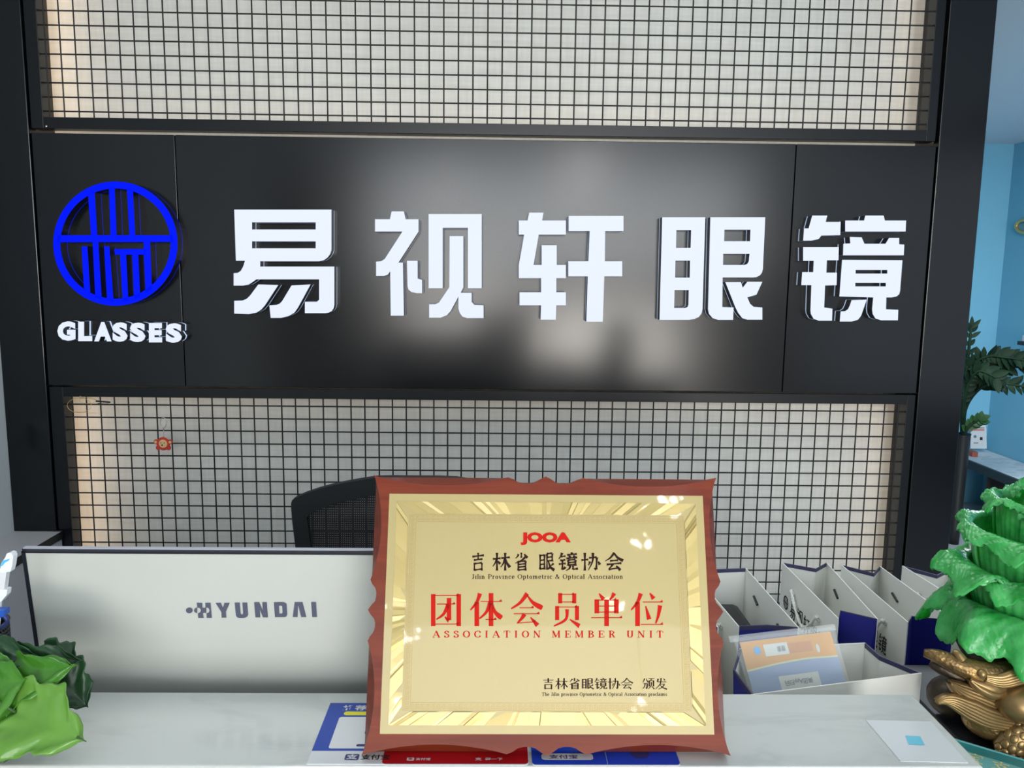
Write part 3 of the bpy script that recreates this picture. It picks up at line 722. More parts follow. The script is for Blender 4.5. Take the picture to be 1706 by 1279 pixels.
# ------------------------------------------------------------------ left side: switch, return desk
p0 = atx(8, 735, XL)
yy = 2.60
o = thing('wall_switch', 'white plastic switch plate on the pale left wall', 'switch', (XL, yy, at(4, 762, yy).z))
zc = ORIGIN[o].z
obj('plate', MB().bevel_box(XL, XL + 0.010, yy - 0.06, yy + 0.035, zc - 0.045, zc + 0.048, 0.003), 'switch', o)
obj('rocker', MB().bevel_box(XL + 0.010, XL + 0.014, yy - 0.035, yy + 0.012, zc - 0.028, zc + 0.028, 0.002), 'switch', o)

RD_Z = 0.697
t = thing('return_desk', 'white laminate return desk with black edges along the left wall', 'desk', (-1.6, 2.2, 0))
rx = atz(108, 882, RD_Z).x
obj('desktop', MB().box(XL + 0.001, rx, 1.45, DW - 0.014, RD_Z - 0.025, RD_Z), 'desk', t)
obj('side_panel', MB().box(rx - 0.022, rx - 0.002, 1.45, DW - 0.014, 0.0, RD_Z - 0.027), 'desk', t)
obj('edge_band', MB().box(rx, rx + 0.003, 1.45, DW - 0.014, RD_Z - 0.026, RD_Z + 0.001).box(rx - 0.03, rx + 0.001, DW - 0.017, DW - 0.0135, RD_Z, RD_Z + 0.004), 'desk_edge', t)

# ------------------------------------------------------------------ reception counter and staff desk
CZ = 1.13
t = thing('reception_counter', 'reception counter with a narrow white marble top in front', 'counter', (-0.35, 0.83, 0))
obj('counter_top', MB().bevel_box(-1.25, 0.506, 0.757, 0.902, CZ - 0.035, CZ, 0.002), 'marble', t)
obj('front_panel', MB().box(-1.24, 0.496, 0.770, 0.890, 0.0, CZ - 0.035), 'desk', t)
t = thing('staff_desk', 'white staff desk behind the counter under monitor and bags', 'desk', (0.0, 1.25, 0))
DZ = 0.742
obj('desktop', MB().slab([Vector((x, y, DZ)) for x, y in ((-1.25, .893), (.578, .893), (.578, 1.135), (1.05, 1.135), (1.05, 1.52), (-1.25, 1.52))], (0, 0, -0.025)), 'desk', t)
for x, ya_ in ((-1.22, 0.895), (0.50, 0.895), (1.02, 1.14)): obj('side_panel', MB().box(x - 0.01, x + 0.01, ya_, 1.50, 0.0, DZ - 0.025), 'desk', t)

# ------------------------------------------------------------------ monitor seen from behind
MT = math.radians(6.0)                       # top leans towards the viewer
mz0 = 0.86
def mon(x, h, y):                             # x, height along the panel, depth behind its rear face
    return Vector((x, 0.948 - math.sin(MT) * (h - 0.29) + math.cos(MT) * y, mz0 + h * math.cos(MT) + math.sin(MT) * y))
HM = 0.434
# find left edge from the photo at the top corner
ML = at(36, 918, mon(0, HM, 0).y).x; MR = ML + 0.66
t = thing('monitor', 'white all in one monitor seen from behind with a dark wordmark', 'monitor', ((ML + MR) / 2, 1.0, DZ))
sh = MB()
def shell(u, v):
    x = ML + 0.004 + (MR - ML - 0.008) * u; h = HM * v
    e = min(u, 1 - u); bulge = 0.0
    dip = 0.016 * min(1.6, (0.28 - h) / 0.06) ** 2 * 0.5 if h < 0.28 else 0.0
    return mon(x, h, dip)
sh.grid(shell, 2, 90)
obj('rear_shell', sh, 'monitor', t, solid=0.008, off=-1.0)
bz = MB()
for (x0, x1, h0, h1, y0, y1) in ((ML - 0.003, MR + 0.003, 0.0, HM + 0.001, 0.006, 0.010), (ML, ML + 0.0045, 0.0, HM + 0.001, -0.001, 0.006), (MR - 0.0045, MR, 0.0, HM + 0.001, -0.001, 0.006), (ML, MR, HM - 0.001, HM + 0.001, -0.001, 0.006)):
    P = [mon(x, h, y) for h in (h0, h1) for y in (y0, y1) for x in (x0, x1)]
    bz.add(P, [(0, 2, 3, 1), (4, 5, 7, 6), (0, 1, 5, 4), (2, 6, 7, 3), (0, 4, 6, 2), (1, 3, 7, 5)])
obj('dark_bezel', bz, 'monitor_dark', t)
eg = MB()
P = [mon(x, h, y) for h in (HM - 0.002, HM + 0.0022) for y in (0.0065, 0.012) for x in (ML - 0.002, MR + 0.002)]
eg.add(P, [(0, 2, 3, 1), (4, 5, 7, 6), (0, 1, 5, 4), (2, 6, 7, 3), (0, 4, 6, 2), (1, 3, 7, 5)])
obj('top_edge', eg, 'monitor_edge', t)
sc_ = MB(); P = [mon(x, h, y) for h in (0.01, HM - 0.01) for y in (0.0122, 0.0135) for x in (ML + 0.01, MR - 0.01)]
sc_.add(P, [(0, 2, 3, 1), (4, 5, 7, 6), (0, 1, 5, 4), (2, 6, 7, 3), (0, 4, 6, 2), (1, 3, 7, 5)])
obj('screen', sc_, 'monitor_dark', t)
mx = (ML + MR) / 2
obj('stand_neck', MB().box(mx - 0.04, mx + 0.04, 1.012, 1.030, DZ + 0.012, 0.93), 'monitor', t)
obj('stand_foot', MB().bevel_box(mx - 0.12, mx + 0.12, 0.93, 1.12, DZ, DZ + 0.012, 0.004), 'monitor', t)
# wordmark, drawn on the rear face
def lg(x, y):
    px, py = 290 + x / 6.319, 980 + y / 6.319
    r = ray(px, py); n = (mon(1, 0, 0) - mon(0, 0, 0)).cross(mon(0, 1, 0) - mon(0, 0, 0)).normalized()
    q = mon(0, 0.3, 0) - n * 0.0 + (mon(0, 0, -0.0009) - mon(0, 0, 0))
    return EYE + r * ((q - EYE).dot(n) / r.dot(n))
w = MB()
def disc(cx, cy, rx, ry, a0=0, a1=360): return [(cx + rx * math.cos(math.radians(a0 + (a1 - a0) * i / 20)), cy - ry * math.sin(math.radians(a0 + (a1 - a0) * i / 20))) for i in range(21 if a1 - a0 < 360 else 20)]
def wp(outer, *holes): w.tess([[lg(*p) for p in outer]] + [[lg(*p) for p in h] for h in holes])
def L(*q): return [(q[i], q[i + 1]) for i in range(0, len(q), 2)]
wp(disc(160, 232, 36, 30))
wp(disc(244, 231, 34, 29, 90, 270))
wp(L(238,152,296,152,298,205,310,205,318,208,330,203,328,152,384,152,398,310,343,310,341,262,330,260,322,255,303,262,312,310,254,310,249,262,262,258,276,248,282,231,276,214,262,204,244,202),
   L(338,204,352,202,366,212,372,230,368,248,354,260,336,260,340,232))
wp(L(436,152,492,152,514,205,530,152,586,152,546,245,550,308,500,308,498,250))
wp(L(638,150,692,150,700,262,706,272,716,274,724,268,726,258,718,150,770,150,780,275,774,292,758,304,735,311,700,312,672,308,656,296,650,280))
wp(L(842,146,896,146,934,232,928,146,976,146,988,305,936,305,902,225,908,305,856,305))
wp(L(1050,146,1150,146,1170,152,1184,164,1192,270,1186,290,1170,302,1062,303), L(1104,182,1108,266,1134,266,1142,258,1138,190,1130,182))
wp(L(1270,145,1352,145,1392,302,1338,302,1308,185,1304,185,1300,302,1248,302))
wp(L(1442,144,1494,144,1505,302,1454,302))
obj('wordmark', w, 'logo_grey', t, label='dark HYUNDAI wordmark')

# ------------------------------------------------------------------ office chair behind the monitor
CY = 1.75
t = thing('office_chair', 'black mesh back office chair behind the monitor and plaque', 'chair', (-0.19, 1.75, 0))
def cb(x, z, b=0.0): return Vector((x, CY + 0.02 * (1 - ((x + 0.19) / 0.28) ** 2) + b, z))
def chx(px, py): 
    q = at(px, py, CY + 0.02); return q.x, q.z
TL = chx(490, 832); T2 = chx(625, 795.5)
cx = -0.185
left = [chx(511, 1000), chx(496, 912), chx(490, 862), chx(488.5, 842), chx(488.5, 834), chx(490, 829.5), chx(495, 826), chx(509, 820), chx(531, 813), chx(553, 807.5), chx(576, 803), chx(600, 799), T2]
outl = left + [(cx - 0.05, T2[1] + 0.001), (cx, T2[1] + 0.0005), (cx + 0.05, T2[1] + 0.001)] + [(2 * cx - x, z) for x, z in reversed(left)]
bx0, bz0 = outl[0]
outl = [(bx0 + 0.03, 0.62)] + outl + [(2 * cx - bx0 - 0.03, 0.62)]
inner = []
n = len(outl)
for i, (x, z) in enumerate(outl):
    dx = 0.033 if x < cx - 0.12 else (-0.033 if x > cx + 0.12 else 0.0)
    top = z > TL[1] - 0.02
    inner.append((x + dx, z - 0.036 if top else z))
fr = MB()
for i in range(n - 1):
    a, b, c_, d_ = outl[i], outl[i + 1], inner[i + 1], inner[i]
    fr.slab([cb(*a), cb(*b), cb(*c_), cb(*d_)], (0, 0.022, 0))
fr.box(bx0 + 0.03, 2 * cx - bx0 - 0.03, CY + 0.02, CY + 0.05, 0.60, 0.64)
obj('back_frame', fr, 'chair_black', t)
me_ = MB(); ni = len(inner)
tri = tessellate_polygon([[Vector((x, z, 0)) for x, z in inner]])
me_.add([cb(x, z, 0.012) for x, z in inner], [tuple(f) for f in tri])
obj('mesh_back', me_, 'chair_mesh', t, label='finely perforated mesh')
obj('seat', MB().bevel_box(cx - 0.25, cx + 0.25, CY + 0.06, CY + 0.53, 0.43, 0.50, 0.02), 'chair_black', t)
obj('back_bracket', MB().tube(spline([(cx, CY + 0.05, 0.64), (cx, CY + 0.02, 0.5), (cx, CY + 0.12, 0.42), (cx, CY + 0.3, 0.42)], 5), 0.018, 8), 'chair_black', t)
obj('gas_column', MB().tube([(cx, CY + 0.3, 0.10), (cx, CY + 0.3, 0.43)], 0.028, 12), 'chair_black', t)
for i in range(5):
    a = 2 * PI * i / 5 + 0.3; dx, dy = math.cos(a), math.sin(a)
    obj('leg', MB().tube([(cx, CY + 0.3, 0.10), (cx + 0.28 * dx, CY + 0.3 + 0.28 * dy, 0.065)], [0.022, 0.014], 8), 'chair_black', t)
    obj('caster', MB().ball((cx + 0.28 * dx, CY + 0.3 + 0.28 * dy, 0.028), 0.028, 12, 8), 'chair_black', t)
for s in (-1, 1):
    obj('armrest', MB().bevel_box(cx + s * 0.28 - 0.03, cx + s * 0.28 + 0.03, CY + 0.12, CY + 0.36, 0.66, 0.69, 0.01).box(cx + s * 0.28 - 0.012, cx + s * 0.28 + 0.012, CY + 0.2, CY + 0.26, 0.47, 0.66), 'chair_black', t)

# ------------------------------------------------------------------ the award plaque
PT = math.radians(21.0); P0 = Vector((0.0, 0.7622, CZ + 0.0090)); PN = Vector((0, -math.cos(PT), math.sin(PT))); PU = Vector((0, math.sin(PT), math.cos(PT)))
def pw(u, v, d=0.0): return P0 + Vector((u, 0, 0)) + PU * v + PN * d
def pl(px, py):
    r = ray(px, py); q = EYE + r * ((P0 - EYE).dot(PN) / r.dot(PN)) - P0
    return q.x, q.dot(PU)
_q = [pl(600, 1257), pl(1217, 1260), pl(1194, 797), pl(625, 790)]
BX0, BX1 = (_q[0][0] + _q[3][0]) / 2, (_q[1][0] + _q[2][0]) / 2
BV0, BV1 = (_q[0][1] + _q[1][1]) / 2, (_q[2][1] + _q[3][1]) / 2
t = thing('award_plaque', 'red wooden award plaque with an engraved gold plate standing on the counter', 'plaque', (0.054, 0.79, CZ))
# outline: rectangle whose four edges carry a double notch and two shallow scoops on the front arris
def edge_profile(s, front):
    m = abs(s - 0.5)
    notch = 0.0
    for c_ in (0.055,):
        d = abs(m - c_) / 0.042
        if d < 1: notch = (0.0085 if front else 0.0055) * math.sqrt(1 - d * d)
    scoop = 0.0
    if front and m > 0.10:
        q = (m - 0.10) / 0.40
        scoop = 0.0105 * math.sin(PI * min(1, q)) ** 0.8
    return max(notch, scoop)
def outline(front):
    out = []; N = 64
    crn = [(BX0, BV0), (BX1, BV0), (BX1, BV1), (BX0, BV1)]; nr = [(0, 1), (-1, 0), (0, -1), (1, 0)]
    for e in range(4):
        a, b = crn[e], crn[(e + 1) % 4]
        for i in range(N):
            s = i / N; k = edge_profile(s, front)
            out.append((a[0] + (b[0] - a[0]) * s + nr[e][0] * k, a[1] + (b[1] - a[1]) * s + nr[e][1] * k))
    return out
fo, bo = outline(True), outline(False)
board = MB(); nf = len(fo)
TH = 0.0225
tri = tessellate_polygon([[Vector((u, v, 0)) for u, v in fo]])
board.add([pw(u, v, 0) for u, v in fo], [tuple(f) for f in tri])
tri = tessellate_polygon([[Vector((u, v, 0)) for u, v in bo]])
board.add([pw(u, v, -TH) for u, v in bo], [tuple(reversed(f)) for f in tri])
mid = [(bu, bv) for bu, bv in bo]
for i in range(nf):
    j = (i + 1) % nf
    board.quad(pw(*fo[i]), pw(*fo[j]), pw(*mid[j], -0.019), pw(*mid[i], -0.019))
    board.quad(pw(*mid[i], -0.019), pw(*mid[j], -0.019), pw(*bo[j], -TH), pw(*bo[i], -TH))
obj('wooden_board', board, 'wood', t)
st = MB(); a = pw(0.054, 0.20, -TH)
st.slab([pw(0.02, 0.20, -TH), pw(0.09, 0.20, -TH), Vector((0.10, 0.893, CZ + 0.002)), Vector((0.01, 0.893, CZ + 0.002))], (0, 0.004, 0.001))
obj('easel_strut', st, 'wood', t)
G = [pl(633, 1222), pl(1189, 1223), pl(1171, 826), pl(649, 822)]
gx0, gx1 = (G[0][0] + G[3][0]) / 2, (G[1][0] + G[2][0]) / 2; gv0, gv1 = (G[0][1] + G[1][1]) / 2, (G[2][1] + G[3][1]) / 2
gp_ = MB(); gp_.slab([pw(gx0, gv0, 0.0010), pw(gx1, gv0, 0.0010), pw(gx1, gv1, 0.0010), pw(gx0, gv1, 0.0010)], -PN * 0.0009)
plate = obj('gold_plate', gp_, 'gold_plate', t)
def sub(name, mb, mats, parent, **k):
    o = obj(name, mb, mats, t, **k); o.parent = parent; return o
ORIGIN[plate] = ORIGIN[t]
# border: faceted rays between two mitred rectangles
def mitre(i0): return (gx0 + i0, gv0 + i0, gx1 - i0, gv1 - i0)
band = MB(); rnd = random.Random(3)
a0, a1 = mitre(0.0085), mitre(0.0215)
def side(e, s, w_):                         # s along, w 0 outer..1 inner
    A = [(a0[0], a0[1]), (a0[2], a0[1]), (a0[2], a0[3]), (a0[0], a0[3])]; B = [(a1[0], a1[1]), (a1[2], a1[1]), (a1[2], a1[3]), (a1[0], a1[3])]
    p, q = Vector(A[e]).lerp(Vector(A[(e + 1) % 4]), s), Vector(B[e]).lerp(Vector(B[(e + 1) % 4]), s)
    return p.lerp(q, w_)
for e in range(4):
    nseg = 46 if e % 2 == 0 else 34
    cuts = sorted([0, 1] + [rnd.random() for _ in range(nseg)])
    for s0, s1 in zip(cuts, cuts[1:]):
        m_ = (s0 + s1) / 2; sk = 0.028 * (1 if m_ < 0.5 else -1) * min(1, abs(m_ - 0.5) * 4)
        h = rnd.uniform(-0.0010, 0.0010) * min(1.0, (s1 - s0) * 40)
        def cl(s_): return min(1, max(0, s_))
        c = [side(e, s0, 0), side(e, s1, 0), side(e, cl(s1 + sk), 1), side(e, cl(s0 + sk), 1)]
        ht = (rnd.uniform(0.0012, 0.0022), 0.0012 + abs(h)); tw = rnd.uniform(-0.0004, 0.0004)
        band.quad(pw(*c[0], 0.0016 + tw), pw(*c[1], 0.0016 - tw), pw(*c[2], 0.0018 + h - tw), pw(*c[3], 0.0018 + h + tw))
sub('ray_border', band, 'gold_band', plate, label='polished faceted border')
lines = MB()
def rect_line(i0, w_, d=0.0013):
    x0, v0, x1, v1 = mitre(i0)
    for (ax, av, bx, bv) in ((x0, v0, x1, v0 + w_), (x0, v1 - w_, x1, v1), (x0, v0, x0 + w_, v1), (x1 - w_, v0, x1, v1)):
        lines.slab([pw(ax, av, d), pw(bx, av, d), pw(bx, bv, d), pw(ax, bv, d)], -PN * 0.0003)
rect_line(0.0228, 0.0006); rect_line(0.0300, 0.0006)
key = MB(); x0, v0, x1, v1 = mitre(0.0266)
def motif(cx, cv, r):
    for i in range(4):
        q = [(-r, -r), (r, -r), (r, r), (-r, r)]
        a_, b_ = q[i], q[(i + 1) % 4]
        if i == 1: b_ = (r, r * 0.3)
        wv = 0.00035
        dx, dv = b_[0] - a_[0], b_[1] - a_[1]; l_ = math.hypot(dx, dv); nx, nv = -dv / l_ * wv, dx / l_ * wv
        key.quad(*[pw(cx + u, cv + v, 0.00125) for u, v in ((a_[0] + nx, a_[1] + nv), (b_[0] + nx, b_[1] + nv), (b_[0] - nx, b_[1] - nv), (a_[0] - nx, a_[1] - nv))])
    key.quad(*[pw(cx + u * r * .35, cv + v * r * .35, 0.00125) for u, v in ((-1, -1), (1, -1), (1, 1), (-1, 1))])
nn = 52
for i in range(nn + 1):
    u = x0 + (x1 - x0) * i / nn; motif(u, v0, 0.0019); motif(u, v1, 0.0019)
for i in range(1, 38):
    v = v0 + (v1 - v0) * i / 38; motif(x0, v, 0.0019); motif(x1, v, 0.0019)
sub('key_pattern', key, 'gold_line', plate); sub('border_lines', lines, 'gold_line', plate)
# lettering on the plate
def cell(px0, px1, py0, py1):
    a_, b_, c_, d_ = pl(px0, py1), pl(px1, py1), pl(px1, py0), pl(px0, py0)
    def fn(u, v, d=0.0013):
        x = (a_[0] * (1 - u) + b_[0] * u) * (1 - v) + (d_[0] * (1 - u) + c_[0] * u) * v
        y = (a_[1] * (1 - u) + b_[1] * u) * (1 - v) + (d_[1] * (1 - u) + c_[1] * u) * v
        return pw(x, y, d)
    return fn
tx = MB(); put_text(tx, 'JOOA', cell(867, 951, 886.5, 908), 0.065)
sub('heading_letters', tx, 'text_red', plate, label='red letters JOOA')
def cc(x, y): return 690 + x / 3.877, 860 + y / 3.877
tx = MB()
for chh, xa, xb in zip('吉林省眼镜协会', (367, 505, 642, 803, 930, 1077, 1230), (460, 620, 742, 906, 1054, 1200, 1350)):
    (p0_, q0_), (p1_, q1_) = cc(xa, 232), cc(xb, 350); put_han(tx, chh, cell(p0_, p1_, q0_, q1_), 'kai', wide=1.4)
sub('brush_characters', tx, 'text_dark', plate, label='dark brush written characters')
tx = MB(); roman_line(tx, 'Jilin Province Optometric & Optical Association', cell(786, 1037.5, 956.5, 964), 0.10, 0.085)
sub('subtitle_line', tx, 'text_dark', plate, label='small dark serif line')
tx = MB()
for chh, xa, xb in zip('团体会员单位', (108, 364, 622, 898, 1140, 1400), (304, 568, 830, 1076, 1344, 1608)):
    (p0_, q0_), (p1_, q1_) = cc(xa, 493), cc(xb, 708); put_han(tx, chh, cell(p0_, p1_, q0_, q1_), 'song')
sub('title_characters', tx, 'text_red', plate, label='large red characters')
tx = MB(); roman_line(tx, 'ASSOCIATION MEMBER UNIT', cell(721, 1104.5, 1050.5, 1061.5), 0.52, 0.10)
sub('title_line', tx, 'text_red', plate, label='red serif capitals')
tx = MB()
for i, chh in enumerate('吉林省眼镜协会'):
    xa = 903 + i * 21.8; put_han(tx, chh, cell(xa, xa + 20.6, 1128.5, 1147.5), 'semi')
for i, chh in enumerate('颁发'):
    xa = 1070 + i * 21.0; put_han(tx, chh, cell(xa, xa + 20.0, 1128.5, 1147.5), 'semi')
sub('issuer_characters', tx, 'text_dark', plate, label='dark characters of the issuer')
tx = MB(); roman_line(tx, 'The Jilin province Optometric & Optical Association proclaims', cell(902.5, 1111, 1153, 1158.6), 0.06, 0.09)
sub('issuer_line', tx, 'text_dark', plate, label='tiny dark serif line')

# ------------------------------------------------------------------ cards on the counter
def flat(mb, x0, x1, y0, y1, z, mi=0, r=0.0, th=None):
    if r:
        pts = []
        for cx_, cy_, a0_ in ((x1 - r, y1 - r, 0), (x0 + r, y1 - r, 90), (x0 + r, y0 + r, 180), (x1 - r, y0 + r, 270)):
            for i in range(5):
                a_ = math.radians(a0_ + 90 * i / 4); pts.append(Vector((cx_ + r * math.cos(a_), cy_ + r * math.sin(a_), z)))
    else: pts = [Vector((x0, y0, z)), Vector((x1, y0, z)), Vector((x1, y1, z)), Vector((x0, y1, z))]
    if th: mb.slab(pts, (0, 0, -th), mi)
    else: mb.add(pts, [tuple(range(len(pts)))], mi)
    return mb
def zi(px, py): q = atz(px, py, CZ + 0.0009); return q.x, q.y
Z1 = CZ + 0.0009
# blue and white payment card, left
x0, x1 = -0.1925, -0.103; y0, y1 = 0.7595, 0.8765
t = thing('payment_card', 'blue and white payment card half hidden by the left foot of the plaque', 'card', (x0, y0, CZ))
obj('card_sheet', flat(MB(), x0, x1, y0, y1, Z1, th=0.0008), 'card_white', t)
obj('blue_field', flat(MB(), x0, x1, y0 + 0.0225, y1, Z1 + 0.00015), 'card_blue', t)
obj('white_window', flat(MB(), x0 + 0.0165, x1 + 0.02, y0 + 0.0265, y1 - 0.030, Z1 + 0.0003, r=0.003), 'card_white', t)
tx = MB(); X = lambda u0, u1, v0, v1: (lambda u, v: Vector((u0 + (u1 - u0) * u, v0 + (v1 - v0) * v, Z1 + 0.0004)))
put_text(tx, '推荐使用支付宝', X(x0 + 0.0165, x0 + 0.0165 + 0.098, y1 - 0.0165, y1 - 0.0055), 0.03)
obj('heading', tx, 'card_white', t)
obj('yellow_bar', flat(MB(), x0 + 0.020, x1 + 0.03, y1 - 0.0265, y1 - 0.0185, Z1 + 0.0003, r=0.0035), 'card_yellow', t)
tx = MB(); lx = x0 + 0.037
flat(tx, lx, lx + 0.0145, y0 + 0.0062, y0 + 0.0165, Z1 + 0.0004, r=0.002); obj('logo_tile', tx, 'card_navy', t)
obj('logo_tile', flat(MB(), x0 + 0.050, x0 + 0.064, y0 + 0.0530, y0 + 0.0650, Z1 + 0.0004, r=0.002), 'card_navy', t)
obj('navy_pill', flat(MB(), x0 + 0.045, x0 + 0.061, y0 + 0.0300, y0 + 0.0345, Z1 + 0.0004, r=0.002), 'card_navy', t)
tx = MB()
put_text(tx, '支', lambda u, v: Vector((lx + 0.0015 + 0.0115 * u, y0 + 0.0072 + 0.0085 * v, Z1 + 0.0006)), 0.02)
obj('logo_mark', tx, 'card_white', t); tx = MB()
put_text(tx, '支', lambda u, v: Vector((x0 + 0.052 + 0.010 * u, y0 + 0.0545 + 0.009 * v, Z1 + 0.0006)), 0.02)
obj('logo_mark', tx, 'card_white', t)
tx = MB(); put_text(tx, '支付宝', X(lx + 0.0165, lx + 0.0165 + 0.030, y0 + 0.0070, y0 + 0.0160), 0.02)
obj('footer', tx, 'ink', t)
# red card
x0, x1, y0, y1 = -0.116, 0.0345, 0.7585, 0.850
t = thing('payment_card', 'red payment card lying flat under the plaque', 'card', (x0, y0, CZ))
obj('card_sheet', flat(MB(), x0, x1, y0, y1, Z1 + 0.0001, r=0.004, th=0.0009), 'card_white', t)
obj('red_field', flat(MB(), x0, x1, y0 + 0.0012, y1, Z1 + 0.0003, r=0.004), 'card_red', t)
tx = MB(); Xr = lambda u0, u1, v0, v1: (lambda u, v: Vector((u0 + (u1 - u0) * u, v0 + (v1 - v0) * v, Z1 + 0.0006)))
put_text(tx, '支付宝', Xr(x0 + 0.034, x0 + 0.0495, y0 + 0.0065, y0 + 0.0110), 0.02)
obj('white_print', tx, 'card_white', t); tx = MB()
put_text(tx, '支', Xr(x0 + 0.0955, x0 + 0.1025, y0 + 0.0065, y0 + 0.0115), 0.02)
obj('white_print', tx, 'card_white', t); tx = MB()
put_text(tx, '碰一下', Xr(x0 + 0.1060, x0 + 0.1240, y0 + 0.0065, y0 + 0.0115), 0.02)
obj('white_print', tx, 'card_white', t)
obj('logo_tile', flat(MB(), x0 + 0.025, x0 + 0.0325, y0 + 0.0062, y0 + 0.0115, Z1 + 0.0005, r=0.0012), 'card_white', t)
tx = MB(); put_text(tx, '支', lambda u, v: Vector((x0 + 0.0262 + 0.0050 * u, y0 + 0.0067 + 0.0043 * v, Z1 + 0.0007)), 0.02)
obj('logo_mark', tx, 'card_red', t)
# blue card
x0, x1, y0, y1 = 0.0385, 0.1915, 0.7575, 0.850
t = thing('payment_card', 'bright blue card lying flat under the right half of the plaque', 'card', (x0, y0, CZ))
obj('card_sheet', flat(MB(), x0, x1, y0, y1, Z1 + 0.0001, r=0.004, th=0.0009), 'card_white', t)
obj('blue_field', flat(MB(), x0, x1, y0 + 0.0012, y1, Z1 + 0.0003, r=0.004), 'card_blue2', t)
o = MB(); flat(o, x0 + 0.010, x0 + 0.064, y0 + 0.0085, y0 + 0.020, Z1 + 0.0005, r=0.004); obj('white_label', o, 'card_white', t)
tx = MB(); put_text(tx, '支付宝', lambda u, v: Vector((x0 + 0.018 + 0.03 * u, y0 + 0.0105 + 0.007 * v, Z1 + 0.0007)), 0.02); obj('label_print', tx, 'card_navy', t)
o = MB(); flat(o, x0 + 0.0775, x0 + 0.0781, y0 + 0.001, y1, Z1 + 0.0005); obj('score_line', o, 'pale_blue', t)
o = MB(); flat(o, x0 + 0.104, x0 + 0.124, y0 + 0.0115, y0 + 0.03, Z1 + 0.0005, r=0.009); obj('dark_dot', o, 'card_navy', t)
# white card on the right with a small cyan square
t = thing('code_card', 'white card with a small cyan square at the right end of the counter', 'card', (0.46, 0.80, CZ))
P = [atz(1442.5, 1199, Z1), atz(1551, 1201, Z1), atz(1613, 1270, Z1), atz(1500, 1267, Z1)]
obj('card_sheet', MB().slab(P, (0, 0, -0.0008)), 'card_white', t)
P = [atz(1508, 1225, Z1 + .0003), atz(1533, 1226, Z1 + .0003), atz(1541, 1241, Z1 + .0003), atz(1514, 1240, Z1 + .0003)]
obj('cyan_square', MB().add(P, [(0, 1, 2, 3)]), 'card_cyan', t)
P = [atz(1427, 1198, CZ + .0003), atz(1546, 1197, CZ + .0003), atz(1560, 1203, CZ + .0003), atz(1622, 1273, CZ + .0003), atz(1494, 1269, CZ + .0003)]
obj('clear_film', MB().add(P, [(0, 1, 2, 3, 4)]), 'clear', t)
